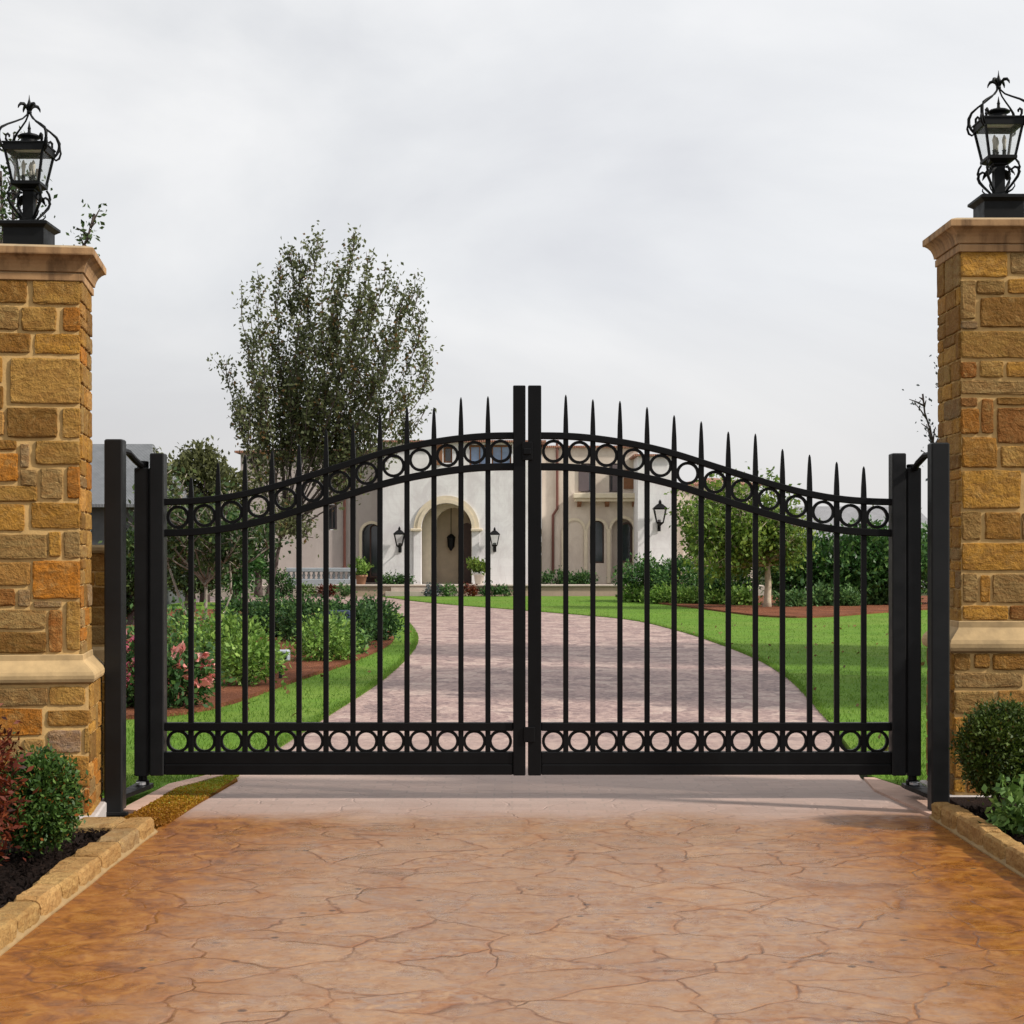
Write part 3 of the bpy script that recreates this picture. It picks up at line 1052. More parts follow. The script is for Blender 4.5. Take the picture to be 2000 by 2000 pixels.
# the return stones that close the left curb off towards the pillar
mb = MB()
random.seed(21)
for (x0, x1, y0, y1, h, c) in ((-2.30, -2.075, 8.52, 8.78, 0.088, 'pink'),):
    mb.mi = 1; mb.tint = (.37, .25, .115)
    L = []
    for ins, z in ((0, -0.03), (0, h - .015), (.006, h - .004), (.02, h)):
        l = []
        for (ax, ay) in ((x0 + ins, y0 + ins), ((x0 + x1) / 2, y0 + ins), (x1 - ins, y0 + ins), (x1 - ins, y1 - ins), ((x0 + x1) / 2, y1 - ins), (x0 + ins, y1 - ins)):
            l.append((ax + random.uniform(-.008, .008), ay + random.uniform(-.008, .008), z))
        L.append(l)
    mb.loft(L)
tag(mb.build('curb_stone', [MAT['mortar'], MAT['stone']]), 'loose square stone lying behind the end of the left curb at the pillar foot', 'curb stone')

# ------------------------------------------------------------------ pillars
LEFT_SHAFT = [(-20, 545, 54, 593, 'brown'), (68, 543, 157, 594, 'tan'), (-20, 602, 39, 645, 'olive'), (47, 602, 110, 646, 'tan'), (125, 602, 155, 646, 'orange'),
    (-20, 654, 61, 690, 'brown'), (72, 654, 155, 691, 'gold'), (-20, 700, 8, 748, 'gold'), (-20, 757, 10, 799, 'brown'), (-20, 806, 12, 850, 'pink'),
    (26, 702, 159, 788, 'tan'), (19, 798, 112, 854, 'dark'), (124, 798, 159, 854, 'tan'),
    (-20, 862, 35, 879, 'brown'), (-20, 888, 38, 940, 'orange'), (44, 869, 59, 913, 'grey'), (73, 863, 161, 906, 'tan'), (45, 919, 73, 949, 'grey'),
    (82, 916, 122, 973, 'olive'), (133, 913, 160, 972, 'orange'), (-20, 951, 74, 979, 'tan'), (-20, 987, 50, 1036, 'gold'), (65, 983, 160, 1031, 'gold'),
    (-20, 1045, 93, 1090, 'olive'), (98, 1040, 119, 1086, 'gold'), (127, 1039, 160, 1089, 'olive'), (-20, 1099, 61, 1142, 'pink'), (68, 1097, 161, 1168, 'orange'),
    (-20, 1151, 32, 1182, 'redbrown'), (40, 1152, 61, 1183, 'grey'), (70, 1175, 120, 1185, 'grey'), (-20, 1192, 91, 1226, 'olive'), (98, 1192, 121, 1272, 'redbrown'),
    (131, 1176, 160, 1268, 'tan'), (-20, 1235, 91, 1273, 'dark')]
LEFT_PLINTH = [(-20, 1343, 94, 1376, 'olive'), (100, 1342, 165, 1375, 'tan'), (172, 1342, 205, 1378, 'tan'), (-20, 1383, 84, 1434, 'orange'), (96, 1388, 205, 1416, 'brown'),
    (-20, 1443, 43, 1478, 'grey'), (52, 1443, 87, 1480, 'olive'), (97, 1427, 157, 1468, 'purple'), (166, 1423, 205, 1468, 'tan'), (90, 1477, 205, 1536, 'ochre'), (-20, 1487, 82, 1536, 'gold'),
    (166, 1543, 205, 1586, 'rust'), (60, 1543, 158, 1588, 'tan'), (-20, 1543, 54, 1588, 'brown')]
RIGHT_SHAFT = [(1872, 492, 1966, 540, 'gold'), (1975, 490, 2025, 533, 'olive'), (1909, 548, 1961, 574, 'olive'), (1970, 546, 2025, 572, 'gold'), (1872, 548, 1904, 622, 'olive'), (1909, 582, 1911, 620, 'tan'),
    (1916, 582, 2025, 638, 'brown'), (1878, 648, 2025, 698, 'tan'), (1874, 628, 1908, 642, 'grey'), (1874, 708, 1906, 737, 'rust'), (1915, 706, 1959, 736, 'tan'), (1967, 708, 2025, 736, 'gold'), (1876, 744, 2025, 769, 'olive'),
    (1876, 778, 1908, 793, 'redbrown'), (1918, 780, 1939, 845, 'rust'), (1948, 777, 2025, 790, 'brown'), (1876, 799, 1911, 846, 'orange'), (1949, 798, 2025, 864, 'redbrown'),
    (1880, 855, 1946, 912, 'ochre'), (1956, 872, 2025, 912, 'tan'), (1880, 920, 1992, 992, 'gold'), (1880, 1000, 1915, 1053, 'olive'), (1925, 1002, 1992, 1052, 'brown'), (1997, 1003, 2025, 1052, 'olive'),
    (1880, 1062, 2025, 1112, 'gold'), (1882, 1121, 1908, 1175, 'olive'), (1916, 1125, 1933, 1175, 'ochre'), (1940, 1122, 2025, 1176, 'olive'), (1882, 1184, 1968, 1209, 'gold'), (1973, 1184, 2025, 1209, 'redbrown')]
RIGHT_PLINTH = [(1862, 1278, 1894, 1308, 'dark'), (1904, 1278, 1932, 1304, 'brown'), (1940, 1278, 2025, 1307, 'brown'), (1866, 1315, 1996, 1342, 'olive'), (1866, 1352, 1940, 1392, 'olive'), (1950, 1350, 2025, 1392, 'pink'),
    (1862, 1402, 1930, 1466, 'ochre'), (1936, 1398, 2025, 1466, 'gold'), (1862, 1474, 1884, 1518, 'ochre'), (1890, 1474, 1960, 1520, 'brown'), (1966, 1474, 2025, 1520, 'ochre'), (1862, 1524, 1884, 1546, 'gold'), (1890, 1526, 2025, 1548, 'redbrown')]


def pillar(label, c, th, W, D, zbase, zled, zcap, photo_shaft, photo_plinth, plug):
    t = thing('gate_pillar', (c[0], c[1], zbase), label, 'gate pillar', 'stone gate pillars')
    R = Matrix.Rotation(th, 3, 'Z')
    ux, uy = R @ Vector((1, 0, 0)), R @ Vector((0, 1, 0))
    cc = Vector((c[0], c[1], 0))

    def sq(e, z):
        return [tuple(cc + ux * (sx * (W / 2 + e)) + uy * (sy * (D / 2 + e)) + Vector((0, 0, z))) for sx, sy in ((-1, -1), (1, -1), (1, 1), (-1, 1))]

    def masonry(name, e, z0, z1, listed, side):
        mb = MB()
        mb.mi = 0
        mb.loft([sq(e - 0.004, z0), sq(e - 0.004, z1)])
        w, d = W + 2 * e, D + 2 * e
        # side = +1: the visible corner is the right one (left pillar); -1 the left one
        O = cc + ux * (-side * 0) + uy * (-d / 2)
        corner = cc + ux * (side * w / 2) + uy * (-d / 2)
        pxc = HX + F_ * corner.x / corner.y
        s = F_ / corner.y
        far = -1e9
        lo, hi = 1e9, -1e9
        for (a, y0, b, y1, col) in listed:
            ua, ub = (a - pxc) / s, (b - pxc) / s
            if side > 0: ua, ub = max(-w + .004, ua), min(ub, -.004)
            else: ua, ub = max(ua, .004), min(ub, w - .004)
            if ub - ua < 0.012: continue
            lo, hi = min(lo, ua), max(hi, ub)
            stone_block(mb, corner, ux, -uy, ua, ub, H_ + (HY - y1) / s, H_ + (HY - y0) / s, col)
        if side > 0 and lo > -w + .05:
            random_ashlar(mb, corner, ux, -uy, -w, lo - .01, z0, z1)
        if side < 0 and hi < w - .05:
            random_ashlar(mb, corner, ux, -uy, hi + .01, w, z0, z1)
        for (O2, u2, n2, L) in ((cc + ux * (w / 2) - uy * (d / 2), uy, ux, d), (cc - ux * (w / 2) + uy * (d / 2), -uy, -ux, d), (cc + ux * (w / 2) + uy * (d / 2), -ux, uy, w)):
            random_ashlar(mb, O2, u2, n2, 0, L, z0, z1)
        return mb.build(name, [MAT['mortar'], MAT['stone']], t)

    masonry('plinth', 0.055, zbase - 0.05, zled[0], photo_plinth, plug)
    masonry('shaft', 0.0, zled[1] - 0.02, zcap[0] + 0.01, photo_shaft, plug)
    z0, z1 = zled
    h = z1 - z0
    mb = MB()
    prof = [(0.050, z0 - 0.001), (0.062, z0 + h * .02), (0.078, z0 + h * .08), (0.084, z0 + h * .18), (0.084, z0 + h * .30), (0.076, z0 + h * .42), (0.050, z0 + h * .58), (0.024, z0 + h * .74), (0.016, z0 + h * .80), (0.016, z0 + h * .98), (0.010, z0 + h), (-0.01, z0 + h + .002)]
    mb.loft([sq(e, z) for e, z in prof])
    mb.build('base_moulding', MAT['ledge'], t)
    za, zb = zcap
    H = zb - za
    mb = MB()
    prof = [(-0.01, za), (0.014, za + .001), (0.016, za + .004), (0.016, za + H * .22), (0.010, za + H * .24), (0.010, za + H * .27), (0.022, za + H * .275), (0.024, za + H * .36), (0.030, za + H * .47), (0.040, za + H * .58), (0.056, za + H * .68), (0.070, za + H * .735), (0.078, za + H * .745), (0.080, za + H * .78), (0.080, za + H * .955), (0.074, za + H * .985), (0.03, zb + .012), (-0.1, zb + .02)]
    mb.loft([sq(e, z) for e, z in prof])
    mb.build('capital', MAT['cap'], t)
    if zbase > 0.02:
        mb = MB()
        mb.loft([sq(0.095, -0.05), sq(0.095, zbase + .012), sq(0.085, zbase + .02)])
        mb.build('footing', MAT['concrete'], t)
    return t


random.seed(4)
pillar('shorter golden stone pillar on the left with a thick orange block low on its shaft', (-2.725, 9.17), math.radians(8), 0.66, 0.50, 0.05, (0.787, 0.945), (2.985, 3.165), LEFT_SHAFT, LEFT_PLINTH, 1)
pillar('taller golden stone pillar on the right beside the round dark bush', (3.02, 10.12), 0.0, 0.64, 0.52, 0.03, (0.900, 1.09), (3.31, 3.50), RIGHT_SHAFT, RIGHT_PLINTH, -1)

# boundary wall that runs away from the left pillar
random.seed(9)
t = thing('boundary_wall', (-4.2, 10.3, 0), 'low golden stone wall running away behind the left pillar', 'wall')
mb = MB(); mb.mi = 0
mb.box(-6.5, -2.50, 10.15, 10.42, -0.1, 1.50)
random_ashlar(mb, Vector((-6.5, 10.15, 0)), Vector((1, 0, 0)), Vector((0, -1, 0)), 0.0, 4.0, 0.0, 0.80, prot=0.008)
random_ashlar(mb, Vector((-6.5, 10.15, 0)), Vector((1, 0, 0)), Vector((0, -1, 0)), 0.0, 4.0, 0.93, 1.50, prot=0.008)
random_ashlar(mb, Vector((-2.50, 10.15, 0)), Vector((0, 1, 0)), Vector((1, 0, 0)), 0.0, 0.27, 0.0, 1.50, prot=0.006)
mb.build('masonry', [MAT['mortar'], MAT['stone']], t)
mb = MB(); mb.cbox(-6.5, -2.49, 10.09, 10.15, 0.81, 0.92, 0.02)
mb.build('base_moulding', MAT['ledge'], t)
mb = MB(); mb.cbox(-6.5, -2.46, 10.11, 10.46, 1.50, 1.55, 0.015)
mb.build('coping', MAT['ledge'], t)


# ------------------------------------------------------------------ pillar lamps
def lamp(loc, label):
    t = thing('pillar_lamp', loc, label, 'lamp', 'lamps on the gate pillars')
    I = MAT['lamp_iron']

    def b(name, mbx, mat=I, parent=t, smooth=False):
        return mbx.build(name, mat, parent, smooth, local=True)

    def sq(h, z):
        return [(-h, -h, z), (h, -h, z), (h, h, z), (-h, h, z)]
    mb = MB(); mb.loft([sq(.125, 0), sq(.125, .018), sq(.112, .022), sq(.112, .128), sq(.128, .140), sq(.138, .146), sq(.138, .160), sq(.128, .166), sq(.05, .172)])
    b('base', mb)
    mb = MB(); mb.loft([sq(.048, .168), sq(.048, .180), sq(.036, .196), sq(.029, .20), sq(.029, .345), sq(.040, .352), sq(.040, .362), sq(.032, .366)])
    b('stem', mb)
    for k in range(4):
        a = PI / 4 + k * PI / 2
        ca, sa = math.cos(a), math.sin(a)
        mb = MB()
        prof = [(.036, .185), (.060, .212), (.092, .245), (.118, .275), (.128, .300), (.120, .322), (.100, .330), (.084, .322), (.080, .306), (.090, .298)]
        mb.tube([(r * ca, r * sa, z) for r, z in prof], [.007, .007, .008, .009, .009, .008, .007, .006, .005, .004], 6)
        prof = [(.122, .300), (.130, .325), (.122, .352), (.106, .372)]
        mb.tube([(r * ca, r * sa, z) for r, z in prof], [.006, .007, .007, .006], 6)
        prof = [(.036, .190), (.062, .196), (.085, .205), (.100, .222), (.098, .236)]
        mb.tube([(r * ca, r * sa, z) for r, z in prof], [.006, .006, .005, .004, .003], 6)
        # leaf curling off the scroll
        lf = []
        for s in range(6):
            f = s / 5
            r, z, w = .045 + .055 * f, .335 - .05 * f * f, .026 * math.sin(PI * (0.15 + 0.8 * f))
            lf.append([(r * ca - w * sa, r * sa + w * ca, z), (r * ca, r * sa, z + .010), (r * ca + w * sa, r * sa - w * ca, z), (r * ca, r * sa, z - .004)])
        mb.loft(lf)
        b('scroll_bracket', mb, smooth=True)
    # tapered square lantern
    mb = MB()
    mb.loft([sq(.050, .362), sq(.070, .372), sq(.082, .378), sq(.082, .394), sq(.074, .398)])
    zb, zt, hb, ht = .392, .560, .073, .104
    for sx, sy in ((-1, -1), (1, -1), (1, 1), (-1, 1)):
        w = .0065
        mb.loft([[(sx * hb + dx * w, sy * hb + dy * w, zb) for dx, dy in ((-1, -1), (1, -1), (1, 1), (-1, 1))], [(sx * ht + dx * w, sy * ht + dy * w, zt) for dx, dy in ((-1, -1), (1, -1), (1, 1), (-1, 1))]])
    # top band (hollow square frame) and low roof
    for (x0, x1, y0, y1) in ((-.113, .113, -.113, -.099), (-.113, .113, .099, .113), (-.113, -.099, -.099, .099), (.099, .113, -.099, .099)):
        mb.box(x0, x1, y0, y1, .560, .602)
    mb.loft([sq(.118, .598), sq(.118, .606), sq(.105, .610), sq(.050, .618)])
    lantern = b('lantern_frame', mb)
    mb = MB(); mb.loft([sq(.098, .5925), sq(.098, .5975)])
    b('added_reflector', mb, MAT['whitewall'], lantern)  # white plate added under the roof so the lantern panes look lighter
    for k in range(4):
        a = k * PI / 2
        ca, sa = math.cos(a), math.sin(a)
        mb = MB()
        h0, h1 = hb - .006, ht - .006
        q = [(-h0, -hb, zb), (h0, -hb, zb), (h1, -ht, zt), (-h1, -ht, zt)]
        q2 = [(x, y + .003, z) for x, y, z in q]
        mb.loft([[(x * ca - y * sa, x * sa + y * ca, z) for x, y, z in q], [(x * ca - y * sa, x * sa + y * ca, z) for x, y, z in q2]])
        b('pane', mb, MAT['pane'], lantern)
    for k in range(3):
        a = 2 * PI * k / 3 + PI / 2
        x, y = .032 * math.cos(a), .032 * math.sin(a)
        mb = MB(); mb.lathe([(.016, .396), (.018, .402), (.011, .408), (.011, .432), (.014, .436), (.004, .440)], (x, y, 0), 10)
        cd_ = b('candle_holder', mb, I, t, True)
        mb = MB(); mb.lathe([(.009, .440), (.009, .470), (.012, .482), (.013, .494), (.008, .512), (.002, .524)], (x, y, 0), 10)
        b('bulb', mb, MAT['candle'], cd_, True)
    mb = MB(); mb.lathe([(.052, .612), (.048, .622), (.044, .640), (.046, .645), (.064, .652), (.066, .657), (.050, .668), (.020, .676), (.009, .682), (.008, .700), (.010, .704), (.007, .712), (.001, .745)], (0, 0, 0), 18)
    b('chimney', mb, smooth=True)
    for k in range(4):
        a = PI / 4 + k * PI / 2
        ca, sa = math.cos(a), math.sin(a)
        mb = MB()
        prof = [(.150, .560), (.172, .590), (.186, .620), (.186, .650), (.168, .682), (.130, .706), (.085, .728), (.040, .752), (.014, .778), (.006, .800)]
        mb.tube([(r * ca, r * sa, z) for r, z in prof], [.006, .008, .010, .010, .008, .006, .0055, .005, .005, .005], 6)
        prof = [(.150, .560), (.166, .552), (.186, .566), (.196, .596), (.190, .624)]
        mb.tube([(r * ca, r * sa, z) for r, z in prof], [.005, .006, .007, .007, .005], 6)
        prof = [(.130, .604), (.142, .622), (.142, .642), (.130, .652), (.120, .644), (.122, .634)]
        mb.tube([(r * ca, r * sa, z) for r, z in prof], [.006, .007, .008, .008, .007, .005], 6)
        b('crown_band', mb, smooth=True)
    mb = MB()
    mb.lathe([(.012, .786), (.015, .796), (.008, .806), (.010, .822), (.015, .834), (.010, .846), (.004, .866), (.001, .892)], (0, 0, 0), 12)
    for k in range(4):
        a = PI / 4 + k * PI / 2
        ca, sa = math.cos(a), math.sin(a)
        prof = [(.008, .800), (.016, .822), (.034, .836), (.052, .834), (.064, .820), (.068, .806)]
        mb.tube([(r * ca, r * sa, z) for r, z in prof], [.005, .008, .010, .009, .006, .002], 6)
    b('finial', mb, smooth=True)
    return t


def copy_tree(o, parent=None):
    c = o.copy()
    COL.objects.link(c)
    if parent is not None:
        c.parent = parent
    for ch in list(o.children):
        copy_tree(ch, c)
    return c


LA = lamp((-2.702, 9.17, 3.172), 'black wrought iron lantern crowning the shorter left stone pillar')
LB = copy_tree(LA)
LB.location = (3.005, 10.12, 3.508)
LB.scale = (1.09, 1.09, 1.09)
LB['label'] = 'black wrought iron lantern crowning the taller right stone pillar'

# ------------------------------------------------------------------ the gate
GY = 10.0
GS = F_ / GY


def gx(px): return (px - HX) / GS
def gz(py): return H_ + (HY - py) / GS


TD = np.array([0, 75, 130, 183, 237, 299, 345, 395, 442, 495, 556, 608, 662, 720, 760])
TP = np.array([844.5, 845, 849.5, 857, 867, 883, 898.5, 914, 929, 945, 960, 968.5, 973, 974.5, 974.5])
_d = np.linspace(-60, 760, 821)
_t = np.interp(np.abs(_d), TD, TP)
_k = np.ones(61) / 61
_ts = np.convolve(np.pad(_t, 30, mode='edge'), _k, mode='valid')


def top(px):
    return float(np.interp(abs(px - 1030.0), _d, _ts))


TIPS_R = [771, 780, 783, 795, 811, 823, 843, 847, 877, 888, 902, 911]
TIPS_L = [774, 776, 796, 794, 807, 828, 838, 868, 880, 888, 903, 932]


def gate_leaf(side, label):
    """side -1: left leaf, +1: right leaf"""
    if side < 0:
        hinge, st, meet = (265, 293), (296, 323), (1002, 1026.4)
        picks = [953 - 52.7 * i for i in range(12)]
        tips = TIPS_L
    else:
        hinge, st, meet = (1769, 1796), (1739, 1766), (1031.2, 1057)
        picks = [1105 + 52.9 * i for i in range(12)]
        tips = TIPS_R
    root = thing('gate_leaf', (gx(sum(hinge) / 2), GY, 0), label, 'gate', 'leaves of the driveway gate')
    I = MAT['iron']
    mb = MB(); mb.cbox(gx(hinge[0]), gx(hinge[1]), GY - .045, GY + .045, gz(1514), gz(914), .006)
    mb.build('hinge_tube', MAT['iron_post'], root)
    mb = MB(); mb.cbox(gx(st[0]), gx(st[1]), GY - .055, GY + .055, gz(1513), gz(886), .006)
    mb.build('hinge_stile', MAT['iron_post'], root)
    xa, xb = (gx(st[1]), gx(meet[0])) if side < 0 else (gx(meet[1]), gx(st[0]))
    if side < 0: mb = MB(); mb.box(gx(293) - .002, gx(296) + .002, GY - .03, GY + .03, gz(1508), gz(918)); mb.build('weld_strip', MAT['iron_post'], root)
    else: mb = MB(); mb.box(gx(1766) - .002, gx(1769) + .002, GY - .03, GY + .03, gz(1508), gz(918)); mb.build('weld_strip', MAT['iron_post'], root)
    mb = MB(); mb.cbox(gx(meet[0]), gx(meet[1]), GY - .045, GY + .045, gz(1513), gz(754), .005)
    mb.build('meeting_stile', I, root)
    pa, pb = (st[1], meet[0]) if side < 0 else (meet[1], st[0])

    def curved(name, o0, o1, d):
        L = []
        for i in range(61):
            p = pa + (pb - pa) * i / 60
            t0, t1 = gz(top(p) + o0), gz(top(p) + o1)
            x = gx(p)
            c = .004
            L.append([(x, GY - d, t1 + c), (x, GY - d, t0 - c), (x, GY - d + c, t0), (x, GY + d - c, t0), (x, GY + d, t0 - c), (x, GY + d, t1 + c), (x, GY + d - c, t1), (x, GY - d + c, t1)])
        mb = MB(); mb.loft(L)
        mb.build(name, I, root)
    curved('top_rail', 0, 13, .030)
    curved('arched_rail', 60, 74, .028)
    mb = MB(); mb.cbox(xa, xb, GY - .028, GY + .028, gz(1427), gz(1411), .004)
    mb.build('middle_rail', I, root)
    mb = MB(); mb.cbox(xa, xb, GY - .034, GY + .034, gz(1491.5), gz(1468), .004); mb.cbox(xa, xb, GY - .040, GY + .040, gz(1512), gz(1491.5), .005)
    mb.build('kick_rail', I, root)
    w = .0158
    for p, tip in zip(picks, tips):
        x = gx(p)
        mb = MB()
        zt = gz(top(p))
        mb.cbox(x - w, x + w, GY - w, GY + w, gz(1470), zt + .004, .0025)

        def s2(h, z): return [(x - h, GY - h, z), (x + h, GY - h, z), (x + h, GY + h, z), (x - h, GY + h, z)]
        zp = gz(tip)
        h = zp - zt
        mb.loft([s2(w * .98, zt), s2(w * .86, zt + h * .35), s2(w * .62, zt + h * .72), s2(w * .42, zt + h * .93), s2(.0022, zp)])
        mb.build('picket', I, root)
    edges = sorted([pa, pb] + picks)
    for a, c in zip(edges, edges[1:]):
        m_ = (a + c) / 2
        for py in (1447.5, top(m_) + 36.5):
            mb = MB()
            mb.ring((gx(m_), GY, gz(py)), .0530, .0710, .012)
            mb.build('ring', I, root)
    return root


GL = gate_leaf(-1, 'left leaf of the black iron driveway gate, in front of the bare-stemmed tree')
GR = gate_leaf(1, 'right leaf of the black iron driveway gate with the latch, before the wide lawn')
mb = MB()
mb.cbox(gx(1019), gx(1040), GY - .062, GY - .046, gz(900), gz(864), .004)
mb.cbox(gx(1022), gx(1037), GY - .075, GY - .062, gz(889), gz(877), .004)
mb.build('latch', MAT['iron'], GR)
mb = MB(); mb.cbox(gx(1022), gx(1045), GY - .058, GY - .046, gz(1448), gz(1418), .004)
mb.build('drop_bolt', MAT['iron'], GR)


def gate_post(x, ztop, hx, label, side):
    t = thing('gate_post', (x, 9.47, 0), label, 'gate post', 'steel gate posts')
    mb = MB()
    h = .0525
    mb.cbox(x - h, x + h, 9.47 - h, 9.47 + h, 0.0, ztop, .008)
    mb.build('post', MAT['iron_post'], t)
    mb = MB(); mb.cbox(x - .085, x + .085, 9.47 - .07, 9.47 + .085, -.01, .012, .004)
    mb.build('base_plate', MAT['steel' if side > 0 else 'iron_post'], t)
    z = ztop - .09
    mb = MB()
    mb.tube([(x - side * .02, 9.47 + h - .01, z + .03), (x - side * .03, 9.66, z + .028), (x - side * .04, 9.80, z - .012), (hx, 9.93, z - .03), (hx, 10.0, z - .03)], .020, 8)
    mb.lathe([(.034, z - .075), (.036, z - .07), (.036, z - .008), (.03, z - .004)], (hx, 10.0, 0), 14)
    mb.build('upper_hinge_arm', MAT['iron'], t, smooth=False)
    mb = MB()
    mb.panel([(0, 0), (1, 0), (1, 1), (0, 1)], [], 0, 1) if False else None
    mb.slab([(x - .03, 9.47 + h - .005), (x + .03, 9.47 + h - .005), (hx + .055, 9.96), (hx + .055, 10.05), (hx - .055, 10.05), (hx - .055, 9.96)], .065, .090)
    mb.lathe([(.040, .09), (.040, .112), (.028, .116), (.026, .146), (.02, .149)], (hx, 10.0, 0), 14)
    mb.build('lower_hinge_bracket', MAT['iron'], t)
    mb = MB(); mb.lathe([(.024, .092), (.031, .094), (.031, .108), (.020, .110)], (hx, 9.945, 0), 12)
    mb.build('hinge_bolt', MAT['steel'], t)
    return t


gate_post(-2.293, 2.155, gx(279), 'black steel gate post tight against the left stone pillar', -1)
gate_post(2.465, 2.135, gx(1782), 'charcoal steel gate post standing in front of the right stone pillar', 1)

# ------------------------------------------------------------------ near planting
random.seed(5)
shrub('boxwood_bush', 'clipped green boxwood ball in front of the left pillar', 'bush', (-2.245, 7.75, .315), (.175, .19, .245), 18000, .026, MAT['boxwood'], 300, .026, 'clipped boxwood balls', 6, shell=0.6)
shrub('nandina_shrub', 'red-leaved shrub beside the boxwood left of the drive', 'shrub', (-2.345, 7.30, .40), (.085, .13, .34), 1900, .040, MAT['nandina'], 60, .05, None, 6, aspect=0.4)
shrub('boxwood_bush', 'dark round boxwood ball in front of the right pillar', 'bush', (2.69, 8.95, .395), (.245, .23, .275), 22000, .024, MAT['boxwood_dark'], 300, .026, 'clipped boxwood balls', 6, shell=0.6)
shrub('broadleaf_shrub', 'small light green broad-leaved shrub before the round dark boxwood on the right', 'shrub', (2.63, 8.45, .17), (.14, .12, .145), 620, .050, MAT['broadleaf'], 26, .04, None, 5, aspect=0.6)

# ------------------------------------------------------------------ garden left of the drive
random.seed(6)


def roses(label, c, r, n, petal, group='rose bushes'):
    t = shrub('rose_bush', label, 'rose bush', c, r, n, .075, MAT['hedge'], 40, .10, group, 6)
    P, tn, out = clump_points((c[0], c[1], c[2] + r[2] * .15), (r[0] * 1.05, r[1] * 1.05, r[2] * 1.0), 620, 30, .032, shell=.95, zmin=c[2] - r[2] * .2)
    leaf_object('blossoms', P, .075, MAT[petal], t, tn, outward=out, aspect=.8)
    return t


roses('coral pink rose bush just behind the left hinge stile', (-3.12, 15.4, .30), (.26, .26, .27), 1500, 'pink')
roses('deep rose bush seen in the gap between the left post and the gate', (-3.60, 15.4, .33), (.26, .26, .33), 1300, 'rosepink')
shrub('lime_shrub', 'bright lime green shrub, the bigger one behind the coral roses', 'shrub', (-3.50, 19.6, .33), (.52, .5, .33), 3600, .07, MAT['limeleaf'], 70, .13, 'lime shrubs in the left bed')
shrub('lime_shrub', 'pale green shrub right beside the left hinge stile, under the tree', 'shrub', (-4.15, 20.2, .36), (.42, .4, .36), 2400, .07, MAT['midhedge'], 50, .13, 'lime shrubs in the left bed')
shrub('lime_shrub', 'low lime green shrub in front of the dark hedge nearest the drive', 'shrub', (-2.55, 22.2, .26), (.36, .34, .27), 2000, .07, MAT['limeleaf'], 44, .11, 'lime shrubs in the left bed')
shrub('lime_shrub', 'yellow-green shrub between the coral roses and the grey lamp box', 'shrub', (-2.92, 18.0, .27), (.30, .3, .27), 1700, .07, MAT['limeleaf'], 40, .11, 'lime shrubs in the left bed')
for i, (px, Y, rx, rz, lab) in enumerate(((728, 27.3, .40, .34, 'dark green mounded bush at the drive end of the left hedge'), (675, 26.0, .52, .34, 'dark green mounded bush below the blue box'), (610, 27.0, .56, .36, 'dark green mounded bush in the middle of the left hedge'),
                                       (548, 28.5, .58, .36, 'dark green mounded bush right of the pale thin stems'), (482, 28.5, .55, .36, 'dark green mounded bush at the far left of the hedge'), (655, 23.6, .36, .24, 'small green bush in front of the mounded hedge beside the mulch'))):
    shrub('hedge_bush', lab, 'bush', ((px - HX) / F_ * Y, Y, rz * .95), (rx, rx, rz), 3600, .075, MAT['hedge' if i != 5 else 'midhedge'], 90, .085, 'mounded bushes of the left hedge')


def fixture(name, label, cat, px, py, Y, w, h, d, mat, lens=True):
    p = at(px, py, Y)
    t = thing(name, (p.x, p.y, 0.05), label, cat)
    mb = MB(); mb.cbox(p.x - w / 2, p.x + w / 2, p.y - d / 2, p.y + d / 2, p.z - h / 2, p.z + h / 2, .015)
    mb.build('housing', MAT[mat], t)
    mb = MB(); mb.cbox(p.x - .02, p.x + .02, p.y - .02, p.y + .02, 0.03, p.z - h / 2 + .01, .004)
    mb.build('stake', MAT['blackplastic'], t)
    mb = MB(); mb.cbox(p.x - w * .38, p.x + w * .38, p.y - d / 2 - .02, p.y - d / 2 + .004, p.z - h * .32, p.z + h * .25, .01)
    mb.build('cover', MAT['blackplastic'], t)
    return t


fixture('garden_light', 'small pale grey garden light box on the mulch among the lime shrubs', 'garden light', 548, 1280, 18.9, .21, .13, .12, 'metalbox')
fixture('utility_box', 'dark blue utility box sitting in the mounded hedge', 'utility box', 662, 1203, 25.7, .36, .18, .2, 'bluebox')


# ------------------------------------------------------------------ trees
def limb_points(a, b, bow, k=7):
    a, b = Vector(a), Vector(b)
    out = []
    for i in range(k + 1):
        f = i / k
        p = a.lerp(b, f)
        p = p + Vector(bow) * math.sin(PI * f) + Vector((random.uniform(-1, 1), random.uniform(-1, 1), 0)) * (b - a).length * .012
        out.append(p)
    return out


